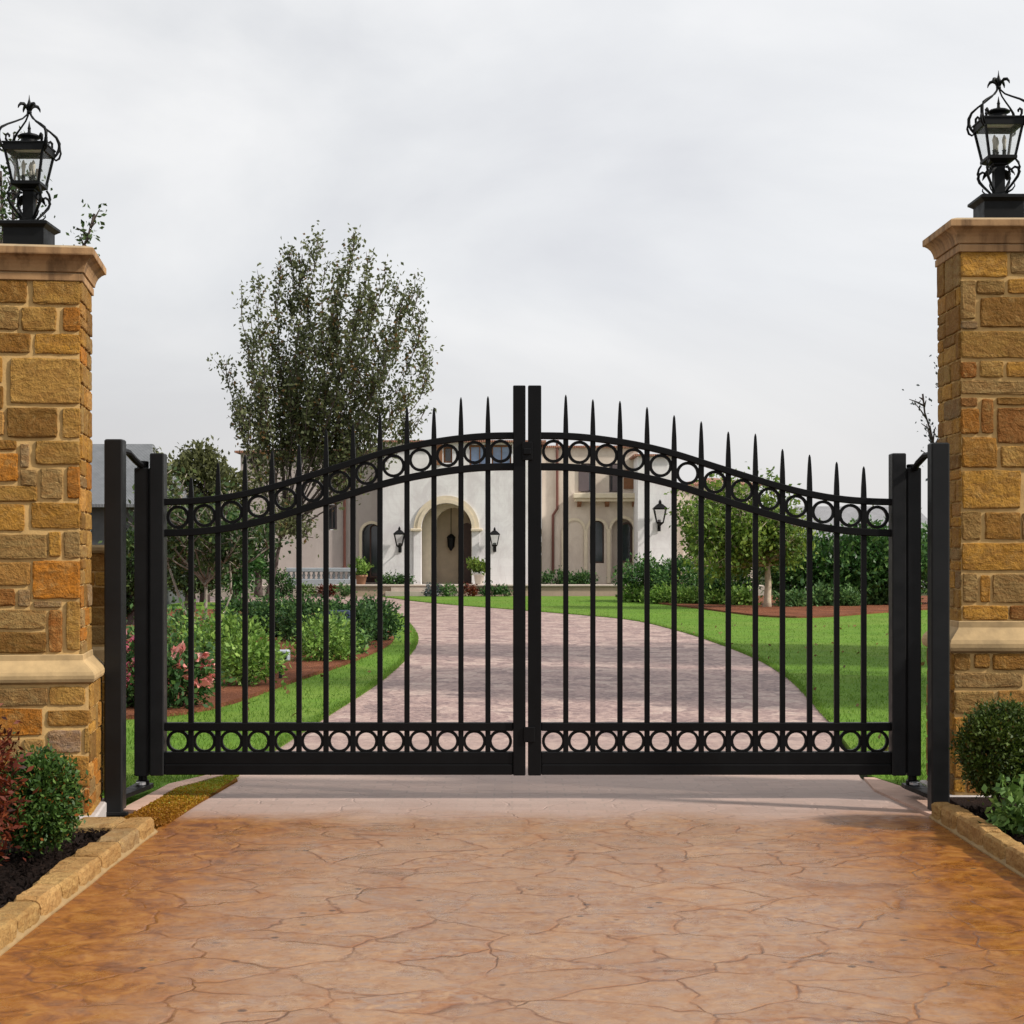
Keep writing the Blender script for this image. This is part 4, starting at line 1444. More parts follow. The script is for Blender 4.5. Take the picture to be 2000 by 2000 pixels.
def tree(name, label, cat, base, fork, tips, bark, leafmat, leaf, dens, tr=.16, group=None, twig=(0.35, 1.0), start=.35, jitter=.12, trunk2=None, twigs=9, upb=0.7):
    t = thing(name, (base[0], base[1], 0), label, cat, group)
    mb = MB()
    tp = limb_points(base, fork, (tr * .4, 0, 0), 6)
    mb.tube(tp, [tr * (1.25 if i == 0 else 1 - .06 * i) for i in range(len(tp))], 9)
    if trunk2:
        for a, b_, r in trunk2:
            q = limb_points(a, b_, (0, 0, 0), 5)
            mb.tube(q, [r * (1 - .09 * i) for i in range(len(q))], 7)
    LP, TT = [], []
    lm = MB()
    for tip in tips:
        st = Vector(fork).lerp(Vector(base), random.uniform(0, .12))
        d = Vector(tip) - st
        q = limb_points(st, tip, (d.x * .10, d.y * .1, -d.length * .0 - abs(d.x) * .05), 9)
        L = d.length
        lm.tube(q, [max(.012, tr * .42 * (1 - f / 9.6)) for f in range(10)], 6)
        tone = random.uniform(-.16, .16)
        for _ in range(int(twigs * max(1, L * .5))):
            f = random.uniform(start, 1.0)
            i = min(8, int(f * 9))
            o = q[i].lerp(q[i + 1], f * 9 - i)
            ln_ = random.uniform(*twig) * (1.15 - .5 * f)
            dr = Vector((random.gauss(0, 1), random.gauss(0, 1), upb + abs(random.gauss(0, .9)))).normalized()
            e = o + dr * ln_
            lm.tube([o, o.lerp(e, .5) + Vector((0, 0, .04 * ln_)), e], [.014, .010, .005], 4)
            m = int(dens * ln_)
            for _k in range(m):
                g = random.random() ** .8
                LP.append(o.lerp(e, g) + Vector((random.gauss(0, jitter), random.gauss(0, jitter), random.gauss(0, jitter))))
                TT.append(min(.82, max(0, .45 + tone + random.gauss(0, .2))) if random.random() > .08 else 1.0)
        for _k in range(int(dens * L * .45)):
            f = random.uniform(start, 1.04)
            i = min(8, int(f * 9))
            p = q[i].lerp(q[i + 1], f * 9 - i)
            LP.append(p + Vector((random.gauss(0, jitter), random.gauss(0, jitter), random.gauss(0, jitter * 1.4))))
            TT.append(min(.82, max(0, .45 + tone + random.gauss(0, .2))))
    tk = mb.build('trunk', MAT[bark], t, smooth=True)
    lm.build('limbs', MAT[bark], t, smooth=True)
    leaf_object('crown', [tuple(p) for p in LP], leaf, MAT[leafmat], t, np.array(TT), aspect=.55, up=.4)
    return t


random.seed(12)
TY = 52.0
tips = []
for px, py in ((440, 690), (455, 720), (470, 545), (486, 600), (505, 525), (530, 620), (548, 490), (570, 470), (592, 470), (618, 440), (600, 560), (640, 500), (655, 540), (672, 500), (692, 455), (705, 540), (720, 480),
               (735, 560), (752, 520), (775, 520), (790, 570), (806, 545), (822, 540), (835, 600), (842, 660), (838, 720), (826, 780), (470, 770), (500, 800), (660, 640), (620, 640), (700, 640), (760, 660), (790, 740), (740, 760), (580, 620), (560, 700)):
    tips.append(tuple(at(px, py + 26, TY + random.uniform(-1.6, 1.6))))
for px, py in ((545, 1030), (590, 1040), (612, 1050), (520, 1010), (570, 985)):
    tips.append(tuple(at(px, py, TY + random.uniform(-2.2, .2))))
tree('tall_tree', 'tall airy olive-green tree with upswept branches rising left of the house', 'tree', (at(520, 1172, TY).x, TY, 0), tuple(at(552, 1035, TY)), tips, 'bark', 'oliveleaf', .15, 36, .075, twigs=7, jitter=.115, start=.3, twig=(.35, 1.15), upb=2.0)

# bare-stemmed small tree in the left bed
random.seed(15)
BY = 24.5
stips = [tuple(at(px, py, BY + random.uniform(-.7, .7))) for px, py in ((330, 1010), (350, 960), (385, 985), (420, 1000), (450, 960), (480, 1010), (510, 1020), (540, 1050), (330, 1060), (360, 1050), (430, 1060), (470, 1050), (300, 1000), (280, 960), (265, 1020), (310, 940))]
b0 = at(398, 1275, BY)
tree('multi_stem_tree', 'small dark-leaved tree with several thin pale bare stems in the left bed', 'tree', (b0.x, BY, 0), tuple(at(402, 1130, BY)), stips, 'greybark', 'darkleaf', .10, 46, .035, twigs=12, jitter=.11, start=.35, twig=(.2, .55), upb=.2,
     trunk2=[((b0.x - .02, BY, 0), tuple(at(330, 1110, BY)), .030), ((b0.x + .05, BY, 0), tuple(at(452, 1160, BY)), .022), (tuple(at(452, 1160, BY)), tuple(at(448, 1090, BY)), .02), (tuple(at(400, 1165, BY)), tuple(at(422, 1150, BY)), .018), ((b0.x - .06, BY, 0), tuple(at(368, 1140, BY)), .024), (tuple(at(330, 1110, BY)), tuple(at(318, 1030, BY)), .018)])


def blob_tree(name, label, base, center, radii, n, leaf, mat, clumps, spread, bark='bark', tr=.14, group=None, cat='tree', shell=.55):
    t = thing(name, (base[0], base[1], 0), label, cat, group)
    P, tn, out = clump_points(center, radii, n, clumps, spread, shell=shell, zmin=.15, flat_bottom=.8)
    leaf_object('crown', P, leaf, MAT[mat], t, tn, outward=out)
    mb = MB()
    top_ = (center[0], center[1], center[2] - radii[2] * .3)
    mb.tube(limb_points((base[0], base[1], -.02), top_, (0, 0, 0), 5), [tr * (1.2 - .12 * i) for i in range(6)], 8)
    for k in range(9):
        u = RNG.normal(size=3); u /= np.linalg.norm(u)
        e = (center[0] + u[0] * radii[0] * .8, center[1] + u[1] * radii[1] * .8, center[2] + abs(u[2]) * radii[2] * .8)
        mb.tube(limb_points(top_, e, (0, 0, 0), 4), [tr * .5, tr * .4, tr * .3, tr * .2, tr * .1], 6)
    mb.build('trunk', MAT[bark], t, smooth=True)
    return t


def bt(name, label, px, py, Y, rpx, rpy, n, leaf, mat, clumps=60, group='background trees on the left', **kw):
    c = at(px, py, Y)
    s = F_ / Y
    R = (rpx / s, rpx / s * .8, rpy / s)
    return blob_tree(name, label, (c.x, Y), tuple(c), R, n, leaf, mat, clumps, min(R) * .2, group=group, **kw)


bt('round_tree', 'round olive tree topping the fence line behind the left hinge stile', 400, 985, 50, 78, 105, 12000, .17, 'farleaf', 110)
bt('round_tree', 'darker olive tree at the far left, seen between post and gate', 285, 1010, 47, 65, 120, 9000, .17, 'farleaf', 100)
bt('holly_tree', 'dense dark holly standing left of the reddish trunk', 462, 1085, 46, 46, 85, 4200, .13, 'hedge', 60)
bt('holly_tree', 'dense dark holly behind the bare pale stems', 372, 1100, 41, 62, 80, 4200, .13, 'darkleaf', 60)
bt('holly_tree', 'dark holly hidden behind the left gate post', 262, 1130, 33, 52, 95, 4200, .12, 'darkleaf', 60)

bt('holly_tree', 'dark holly in front of the shaded wing, right of the densest holly', 505, 1075, 55.5, 34, 70, 2600, .14, 'hedge', 40)

# trees behind the two pillars: only their sprigs show past the stone
random.seed(17)
tp_ = [(-4.15, 16.2, 4.85), (-4.35, 15.8, 4.35), (-4.62, 16, 5.25), (-5.1, 16.3, 5.3), (-4.9, 15.6, 4.7), (-5.4, 16, 4.5), (-5.0, 16, 5.0), (-4.5, 16.4, 4.3), (-4.9, 16.2, 5.55)]
tree('young_tree', 'slender tree behind the left pillar with sprigs showing beside its lamp', 'tree', (-5.0, 16, 0), (-4.95, 16, 3.2), tp_, 'twig', 'darkleaf', .06, 62, .012, twigs=7, jitter=.06, start=.6, twig=(.12, .35))
random.seed(18)


def dome_tips(cx, cy, r, z0, z1, n):
    out = []
    for k in range(n):
        a = random.uniform(0, 2 * PI); q = r * math.sqrt(random.uniform(.05, 1))
        f = q / r
        out.append((cx + q * math.cos(a), cy + q * math.sin(a), random.uniform(z0 + .6 * f, z1 - (z1 - z0) * .62 * f * f)))
    return out


tp_ = dome_tips(10.3, 22.0, 2.9, 2.6, 11.5, 120)
tree('shade_tree', 'tall dark-leaved tree shading the far lawn, out to the right of the pillar', 'tree', (10.3, 22.0, 0), (10.3, 22.0, 2.2), tp_, 'bark', 'darkleaf', .19, 34, .17, twigs=6, jitter=.16, start=.3, twig=(.3, .9), group='shade trees right of the drive')
tp_ = dome_tips(8.2, 16.6, 2.6, 2.6, 10.5, 120)
tree('shade_tree', 'tall dark-leaved tree nearest the gate, out to the right of the pillar', 'tree', (8.2, 16.6, 0), (8.2, 16.6, 2.2), tp_, 'bark', 'darkleaf', .19, 34, .17, twigs=6, jitter=.16, start=.3, twig=(.3, .9), group='shade trees right of the drive')
tp_ = [(5.12, 19.8, 2.5), (5.15, 20.2, 3.0), (5.22, 20.0, 3.9), (5.02, 20.1, 3.45), (5.3, 20.1, 4.3), (5.4, 19.7, 2.2), (5.6, 20, 4.4), (5.1, 20, 2.9)]
tree('young_tree', 'wispy young tree showing a few grey twigs past the right pillar', 'tree', (5.75, 20.0, 0), (5.72, 20.0, 1.5), tp_, 'twig', 'blueleaf', .05, 26, .03, twigs=6, jitter=.05, start=.5, twig=(.12, .4))

# ------------------------------------------------------------------ right-hand garden
random.seed(19)
YT = 44.0
yt = []
for px, py in ((1370, 985), (1390, 965), (1425, 958), (1465, 955), (1500, 965), (1535, 985), (1560, 1010), (1345, 1020), (1390, 1020), (1440, 985), (1480, 990), (1520, 1010), (1550, 1045), (1360, 1060), (1400, 1065), (1540, 1065), (1420, 1050), (1470, 1040), (1330, 985), (1352, 960), (1445, 1055), (1505, 1050), (1380, 1045), (1392, 1105), (1352, 1100), (1425, 1098), (1548, 1092), (1572, 1062), (1410, 938), (1515, 950)):
    yt.append(tuple(at(px, py, YT + random.uniform(-1.3, 1.0))))
tree('yellow_green_tree', 'small yellow-green tree with a pale straight trunk on the right lawn edge', 'tree', (at(1497, 1188, YT).x, YT, 0), tuple(at(1497, 1095, YT)), yt, 'palebark', 'yellowleaf', .14, 62, .11, twigs=11, jitter=.2, start=.3, twig=(.25, .8), upb=.3)
bt('leafy_tree', 'loose yellow-green leafy tree beside the white end block of the house', 1378, 1062, 50.5, 40, 66, 3000, .14, 'yellowleaf', 60, group='trees before the house')
for i, (px, py, Y, rx, rz, lab) in enumerate(((1262, 1132, 50, 50, 32, 'dark green hedge bush nearest the house arches'), (1330, 1134, 49, 52, 33, 'dark green hedge bush under the wall lantern of the white block'), (1420, 1138, 47, 48, 36, 'dark green hedge bush left of the pale straight trunk'))):
    c = at(px, py, Y); s = F_ / Y
    shrub('hedge_bush', lab, 'bush', (c.x, Y, c.z), (rx / s, rx / s, rz / s), 3200, .12, MAT['glossyleaf'], 60, .16, 'dark hedge before the right wing')
for i, (px, py, Y, rx, rz, lab) in enumerate(((1545, 1110, 46, 48, 55, 'glossy tall shrub right of the pale straight trunk'), (1615, 1105, 46, 52, 62, 'glossy tall shrub in the middle of the right border'), (1690, 1100, 46, 50, 70, 'glossy tall shrub at the right end, beside the right hinge stile'),
                                           (1770, 1110, 46, 55, 75, 'glossy tall shrub seen in the slit between gate and right post'), (1850, 1100, 47, 55, 80, 'glossy tall shrub behind the right pillar'))):
    c = at(px, py, Y); s = F_ / Y
    shrub('glossy_shrub', lab, 'shrub', (c.x, Y, c.z), (rx / s, rx / s, rz / s), 3000, .17, MAT['glossyleaf'], 60, .2, 'tall glossy shrubs of the right border')
low = [(1250, 1166, 49.5, 34, 15), (1298, 1168, 48, 34, 17), (1348, 1172, 47, 30, 17), (1400, 1172, 46.5, 28, 17), (1447, 1174, 45.6, 20, 15), (1548, 1176, 44.5, 24, 15), (1596, 1174, 45, 28, 18), (1648, 1172, 45, 28, 18), (1700, 1168, 46, 30, 20), (1752, 1166, 46, 30, 20)]
words = ['nearest the house arches', 'second from the house', 'third from the house', 'fourth from the house', 'just left of the pale trunk', 'just right of the pale trunk', 'second right of the pale trunk', 'third right of the pale trunk', 'beside the right hinge stile', 'behind the right hinge stile']
for (px, py, Y, rx, rz), w_ in zip(low, words):
    c = at(px, py, Y); s = F_ / Y
    shrub('low_shrub', 'low pale green mound on the red mulch, ' + w_, 'shrub', (c.x, Y, c.z), (rx / s, rx / s * .8, rz / s), 1500, .12, MAT['limeleaf' if px < 1460 else 'midhedge'], 34, .13, 'low mounds edging the right border')

# ------------------------------------------------------------------ the house
HYY = 60.0


def X(px, Y=HYY): return (px - HX) / F_ * Y
def Z(py, Y=HYY): return H_ + (HY - py) / F_ * Y


def arch(cx, hw, z0, zs, n=16):
    return [(cx - hw, z0), (cx + hw, z0)] + [(cx + hw * math.cos(PI * i / n), zs + hw * math.sin(PI * i / n)) for i in range(n + 1)]


def rect(x0, x1, z0, z1): return [(x0, z0), (x1, z0), (x1, z1), (x0, z1)]


TZ = 0.35
hs = thing('stone_house', (-0.5, 60, 0), 'large pale stone house with an arched entrance at the end of the drive', 'house')
# entrance block
mb = MB()
ecx, ehw, ezs = X(872), 0.93, 2.40
mb.panel(rect(X(747), X(1057), TZ - .3, 5.55), [arch(ecx, ehw, TZ, ezs), rect(X(866), X(884), Z(905), Z(872)), rect(X(916), X(1000), Z(912), Z(868))], 60, 60.45)
mb.box(X(747), X(747) + .4, 60.45, 64, TZ - .3, 5.55)
mb.box(X(1057) - .4, X(1057), 60.45, 64, TZ - .3, 5.55)
mb.build('entrance_wall', MAT['house'], hs)
mb = MB()   # surround: moulded archivolt, impost blocks, jambs
for r0, r1, y0 in ((0.93, 1.06, 59.90), (1.06, 1.20, 59.94)):
    o_ = [(ecx + r1 * math.cos(PI * i / 24), ezs + r1 * math.sin(PI * i / 24)) for i in range(25)]
    i_ = [(ecx + r0 * math.cos(PI * i / 24), ezs + r0 * math.sin(PI * i / 24)) for i in range(24, -1, -1)]
    mb.panel(o_ + i_, [], y0, 59.998)
for s_ in (-1, 1):
    a, c = sorted((ecx + s_ * .90, ecx + s_ * 1.32))
    mb.cbox(a, c, 59.82, 59.999, ezs - .10, ezs - .002, .02)
mb.build('arch_surround', MAT['trim'], hs)
for s_ in (-1, 1):
    a, c = sorted((ecx + s_ * .931, ecx + s_ * 1.20))
    mb = MB(); mb.box(a, c, 59.93, 59.998, TZ, ezs - .10)
    mb.build('jamb', MAT['house'], hs)
mb = MB()   # inner arch and vault of the porch
icx, ihw, izs = X(886, 60.9), .66, 2.52
mb.panel(rect(ecx - 1.3, ecx + 1.3, TZ, 3.6), [arch(icx, ihw, TZ + .01, izs)], 60.8, 61.1)
mb.build('inner_arch', MAT['trim'], hs)
mb = MB(); mb.box(ecx - 1.5, ecx + 1.5, 61.75, 61.95, TZ, 3.7); mb.box(ecx - 1.6, ecx - 1.3, 61.101, 61.74, TZ, 3.7); mb.box(ecx + 1.3, ecx + 1.6, 61.101, 61.74, TZ, 3.7); mb.box(ecx - 1.6, ecx + 1.6, 60.46, 61.95, 3.702, 3.8)
mb.build('porch', MAT['porch'], hs)
mb = MB(); mb.panel(arch(X(912, 61.3), .27, TZ + .02, 2.35), [], 61.25, 61.32)
dr = mb.build('door', MAT['wood'], hs)
mb = MB(); mb.cbox(X(903, 61.2), X(905, 61.2), 61.18, 61.25, 1.25, 1.55, .01); mb.build('handle', MAT['steel'], dr)


def window(px0, px1, py0, py1, Y, frame, pane, arched=False, mull=True, w=.06):
    x0, x1, z0, z1 = X(px0, Y), X(px1, Y), Z(py1, Y), Z(py0, Y)
    mb = MB()
    if arched:
        hw = (x1 - x0) / 2
        out = arch((x0 + x1) / 2, hw, z0, z1 - hw); inn = arch((x0 + x1) / 2, hw - w, z0 + w, z1 - hw)
    else:
        out = rect(x0, x1, z0, z1); inn = rect(x0 + w, x1 - w, z0 + w, z1 - w)
    mb.panel(out, [inn], Y - .03, Y + .05)
    if mull:
        cx = (x0 + x1) / 2
        mb.box(cx - .02, cx + .02, Y - .022, Y + .02, z0 + w + .001, z1 - w - .001)
    f = mb.build('window', MAT[frame], hs)
    mb = MB(); mb.panel(inn, [], Y + .022, Y + .03)
    mb.build('pane', MAT[pane], f)
    return f


window(917, 957, 870, 911, 60.2, 'brown', 'blueglass')
window(960, 999, 870, 911, 60.2, 'brown', 'blueglass')
window(866.5, 883.5, 873, 904, 60.2, 'brown', 'glass', mull=False)
mb = MB(); mb.cbox(X(852), X(864), 59.94, 59.998, Z(908), Z(868), .01); mb.build('shutter', MAT['brown'], hs)

# shaded left wing with arched niche
mb = MB()
nx, nhw = X(726, 60.6), .36
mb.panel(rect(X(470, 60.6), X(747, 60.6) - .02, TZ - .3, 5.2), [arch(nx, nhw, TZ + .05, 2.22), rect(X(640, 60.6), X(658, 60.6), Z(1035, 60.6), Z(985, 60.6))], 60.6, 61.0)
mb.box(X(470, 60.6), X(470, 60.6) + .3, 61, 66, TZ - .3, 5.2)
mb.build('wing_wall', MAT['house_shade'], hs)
mb = MB(); mb.panel(arch(nx, nhw + .10, TZ + .05, 2.22), [arch(nx, nhw + .001, TZ + .051, 2.22)], 60.54, 60.598); mb.build('niche_surround', MAT['trim'], hs)
mb = MB(); mb.box(nx - .5, nx + .5, 61.02, 61.1, TZ, 2.8); mb.build('niche_back', MAT['glass'], hs)
f = window(722, 742, 1024, 1128, 60.85, 'wood', 'glass', arched=True, mull=False)
window(640, 658, 986, 1034, 60.8, 'shutter', 'glass')


def pipe(pts, label=None):
    mb = MB(); mb.tube(pts, .055, 8)
    for p in (pts[0], pts[-1]):
        mb.lathe([(.05, -.05), (.075, -.04), (.075, .04), (.05, .05)], tuple(p), 10)
    o = mb.build('downpipe', MAT['pipe'], hs)
    return o


pipe([(X(673, 60.5), 60.50, Z(905, 60.5)), (X(673, 60.5), 60.50, Z(1108, 60.5))])
pipe([(X(746, 60.5), 60.48, Z(866, 60.5)), (X(746, 60.5), 60.48, Z(915, 60.5)), (X(741, 60.5), 60.48, Z(935, 60.5))])
RY = 61.5
# cream right-hand recess with arches and balcony ledge
mb = MB()
holes = [arch(X(1166, RY), .27, Z(1100, RY), Z(1030, RY)), arch(X(1216, RY), .40, TZ + .05, Z(1034, RY)), rect(X(1135, RY), X(1163, RY), Z(961, RY), Z(905, RY)), rect(X(1190, RY), X(1212, RY), Z(961, RY), Z(905, RY))]
mb.panel(rect(X(1057, RY) + .02, X(1246, RY), TZ - .3, 5.45), holes, RY, RY + .4)
mb.box(X(1057, RY) + .05, X(1246, RY) - .05, RY + .45, RY + .6, TZ, 5.4)
mb.build('recess_wall', MAT['house_cream'], hs)
mb = MB()
for cx, hw, zs in ((X(1122, RY), .33, Z(1034, RY)), (X(1166, RY), .33, Z(1034, RY)), (X(1216, RY), .42, Z(1034, RY))):
    o_ = [(cx + (hw + .10) * math.cos(PI * i / 18), zs + (hw + .10) * math.sin(PI * i / 18)) for i in range(19)]
    i_ = [(cx + hw * math.cos(PI * i / 18), zs + hw * math.sin(PI * i / 18)) for i in range(18, -1, -1)]
    mb.panel(o_ + i_, [], RY - .05, RY - .002)
for px in (1100, 1144, 1189, 1239):
    mb.cbox(X(px, RY) - .07, X(px, RY) + .07, RY - .09, RY - .001, TZ, Z(1034, RY), .015)
mb.build('arcade', MAT['trim'], hs)
window(1152, 1180, 1016, 1100, RY + .2, 'wood', 'glass', arched=True, mull=False)
window(1212, 1234, 1020, 1098, RY + .25, 'wood', 'glass', arched=True, mull=False)
window(1135.5, 1162.5, 906, 960, RY + .15, 'shutter', 'glass')
window(1190.5, 1211.5, 906, 960, RY + .15, 'shutter', 'glass')
for a, c in ((1130, 1150), (1196, 1208)):
    mb = MB(); mb.cbox(X(a, RY), X(c, RY), RY - .05, RY - .002, Z(960, RY), Z(908, RY), .008)
    mb.build('shutter', MAT['shutter'], hs)
mb = MB(); mb.cbox(X(1218, RY), X(1245, RY), RY - .06, RY - .002, Z(955, RY), Z(918, RY), .01); mb.build('shutter', MAT['brown'], hs)['label'] = 'warm brown timber shutter above the balcony ledge'
mb = MB(); mb.cbox(X(1119, RY), X(1246, RY), RY - .62, RY - .001, Z(974, RY), Z(964, RY), .02); mb.cbox(X(1122, RY), X(1246, RY), RY - .52, RY - .001, Z(980, RY), Z(974.2, RY), .01)
led = mb.build('balcony_ledge', MAT['trim'], hs)
for px in (1131, 1185, 1238):
    mb = MB(); mb.panel([(0, 0), (1, 0), (1, 1)], [], 0, 1) if False else None
    x = X(px, RY)
    mb.loft([[(x - .08, RY - .45, Z(980, RY) - .002), (x + .08, RY - .45, Z(980, RY) - .002), (x + .08, RY - .002, Z(980, RY) - .002), (x - .08, RY - .002, Z(980, RY) - .002)],
             [(x - .08, RY - .42, Z(983, RY)), (x + .08, RY - .42, Z(983, RY)), (x + .08, RY - .002, Z(983, RY)), (x - .08, RY - .002, Z(983, RY))],
             [(x - .07, RY - .12, Z(990, RY)), (x + .07, RY - .12, Z(990, RY)), (x + .07, RY - .002, Z(990, RY)), (x - .07, RY - .002, Z(990, RY))]])
    mb.build('corbel', MAT['brown'], hs)
pipe([(X(1088, RY), RY - .08, Z(862, RY)), (X(1088, RY), RY - .08, Z(994, RY)), (X(1080, RY), RY - .08, Z(1006, RY)), (X(1080, RY), RY - .08, Z(1118, RY))])
# bright end block
EY = 59.3
mb = MB()
mb.box(X(1246, EY), X(1318, EY), EY, 65, TZ - .3, 5.0)
mb.build('end_block', MAT['house'], hs)
mb = MB()
WY = 61.0
mb.panel(rect(X(1318, WY) + .02, X(1480, WY), TZ - .3, 4.0), [rect(X(1358, WY), X(1392, WY), Z(1045, WY), Z(985, WY))], WY, WY + .4)
for px in (1338, 1352):
    mb.cbox(X(px, WY) - .10, X(px, WY) + .10, WY - .2, WY - .001, TZ, 3.2, .03)
mb.build('wing_wall', MAT['house_cream'], hs)
window(1358.5, 1391.5, 986, 1044, WY + .15, 'pipe', 'glass')
# low tiled roofs
mb = MB()


def hip(mb, x0, x1, y0, y1, z0, rise, ov=.35):
    a = [(x0 - ov, y0 - ov, z0), (x1 + ov, y0 - ov, z0), (x1 + ov, y1 + ov, z0), (x0 - ov, y1 + ov, z0)]
    b_ = [(p[0], p[1], z0 + .07) for p in a]
    iy = (y1 - y0) * .45
    c_ = [(x0 + iy * .6, y0 + iy, z0 + rise), (x1 - iy * .6, y0 + iy, z0 + rise), (x1 - iy * .6, y1 - iy, z0 + rise), (x0 + iy * .6, y1 - iy, z0 + rise)]
    mb.loft([a, b_, c_])


hip(mb, X(747), X(1057), 60, 64, 5.552, .14, .18)
hip(mb, X(470, 60.6), X(747) - .25, 60.6, 66, 5.202, .30, .2)
hip(mb, X(1057) + .22, X(1246, RY) - .1, RY, 66, 5.452, .16, .15)
hip(mb, X(1246, EY), X(1318, EY), EY, 65, 5.002, .14, .15)
hip(mb, X(1318, WY) + .2, X(1480, WY), WY, 66, 4.002, .4, .15)
mb.build('roof', MAT['tile'], hs)

# terrace in front of the house
t = thing('retaining_wall', (0, 57, 0), 'low buff block retaining wall holding up the terrace before the house', 'wall')
mb = MB(); mb.box(X(640, 57), X(1440, 57), 57.0, 57.3, -.1, .33)
mb.build('wall', MAT['retwall'], t)
mb = MB(); mb.cbox(X(640, 57) - .05, X(1440, 57) + .05, 56.93, 57.38, .33, .40, .02)
mb.build('coping', MAT['terrace'], t)
mb = MB(); mb.box(-12, 9, 57.38, 62, -.1, TZ - .01)
struct(mb.build('terrace', MAT['terrace']))
mb = MB(); mb.box(X(755, 57), X(905, 57), 56.45, 56.92, -.05, .17); mb.box(X(765, 57), X(895, 57), 56.68, 56.925, .172, .30)
tag(mb.build('entrance_steps', MAT['terrace']), 'two shallow buff steps leading up to the arched entrance', 'steps')

t = thing('balustrade', (X(635, 58), 58, TZ), 'pale blue-grey stone balustrade below the shaded left wing', 'balustrade')
mb = MB(); mb.cbox(X(560, 58), X(695, 58), 57.85, 58.15, Z(1117, 58), Z(1109, 58), .02); mb.build('handrail', MAT['steps'], t)
mb = MB(); mb.cbox(X(560, 58), X(695, 58), 57.85, 58.15, TZ - .36, Z(1131, 58), .02); mb.build('base', MAT['steps'], t)
for k in range(14):
    x = X(564, 58) + k * (X(691, 58) - X(564, 58)) / 13
    mb = MB(); mb.lathe([(.05, Z(1131, 58) - .002), (.05, Z(1130, 58)), (.035, Z(1128, 58)), (.065, Z(1124, 58)), (.03, Z(1119, 58)), (.05, Z(1117, 58) + .002)], (x, 58, 0), 8)
    mb.build('baluster', MAT['steps'], t, True)


def wall_lantern(px, py, Y, h, label, face=1):
    c = at(px, py, Y)
    t = thing('wall_lantern', tuple(c), label, 'wall lantern', 'lanterns on the house wall')
    w = h * .2

    def sq(k, z): return [(c.x - k, c.y - k, c.z + z), (c.x + k, c.y - k, c.z + z), (c.x + k, c.y + k, c.z + z), (c.x - k, c.y + k, c.z + z)]
    mb = MB()
    mb.loft([sq(w * 1.0, h * .20), sq(w * 1.05, h * .235), sq(w * .5, h * .34), sq(w * .2, h * .38), sq(w * .22, h * .43), sq(.008, h * .5)])
    for sx, sy in ((-1, -1), (1, -1), (1, 1), (-1, 1)):
        q = .016
        mb.loft([[(c.x + sx * w * .5 + a * q, c.y + sy * w * .5 + b_ * q, c.z - h * .18) for a, b_ in ((-1, -1), (1, -1), (1, 1), (-1, 1))], [(c.x + sx * w * .88 + a * q, c.y + sy * w * .88 + b_ * q, c.z + h * .2) for a, b_ in ((-1, -1), (1, -1), (1, 1), (-1, 1))]])
    mb.loft([sq(w * .58, -h * .18), sq(w * .52, -h * .21), sq(w * .15, -h * .28), sq(.01, -h * .32)])
    mb.build('frame', MAT['lamp_iron'], t)
    mb = MB(); mb.loft([sq(w * .44, -h * .17), sq(w * .80, h * .19)]); mb.build('glass', MAT['pane'], t)
    mb = MB(); mb.tube([(c.x, c.y + w * .2, c.z - h * .24), (c.x, c.y + .12, c.z - h * .42), (c.x, c.y + .30, c.z - h * .40), (c.x, c.y + .36, c.z - h * .2)], .025, 6)
    mb.cbox(c.x - .06, c.x + .06, c.y + .34, c.y + .37, c.z - h * .45, c.z - h * .1, .01)
    mb.build('bracket', MAT['lamp_iron'], t)
    return t


wall_lantern(780, 1055, 59.62, 1.0, 'black wall lantern left of the arched entrance')
wall_lantern(966, 1055, 59.62, 0.95, 'black wall lantern right of the arched entrance')
wall_lantern(1289, 1008, 58.9, 1.20, 'black wall lantern on the white end block')
# hanging lantern in the porch
c = at(881, 1058, 61.45)
t = thing('hanging_lantern', (c.x, c.y, 3.7), 'dark lantern hanging on a chain inside the arched porch', 'lantern')
mb = MB(); mb.lathe([(.02, .30), (.10, .24), (.17, .16), (.15, .14), (.13, -.18), (.09, -.24), (.02, -.34)], tuple(c), 6); mb.build('body', MAT['lamp_iron'], t)
mb = MB(); mb.tube([(c.x, c.y, c.z + .28), (c.x, c.y, 3.7)], .015, 5); mb.build('chain', MAT['lamp_iron'], t)


def potted(px, py, Y, label, pot, ph, pr, leafmat, lr, n):
    c = at(px, py, Y)
    z0 = TZ
    t = thing('potted_plant', (c.x, Y, z0), label, 'potted plant')
    mb = MB(); mb.lathe([(pr * .6, z0), (pr * .7, z0 + .02), (pr * .95, z0 + ph * .8), (pr * 1.08, z0 + ph * .82), (pr * 1.08, z0 + ph), (pr * .9, z0 + ph), (pr * .85, z0 + ph * .93)], (c.x, Y, 0), 16)
    mb.build('pot', MAT[pot], t, True)
    P, tn, out = clump_points((c.x, Y, z0 + ph + lr * .8), (lr, lr, lr * .8), n, 22, lr * .22, shell=.4, zmin=z0 + ph * .9)
    leaf_object('foliage', P, .13, MAT[leafmat], t, tn, outward=out)
    return t


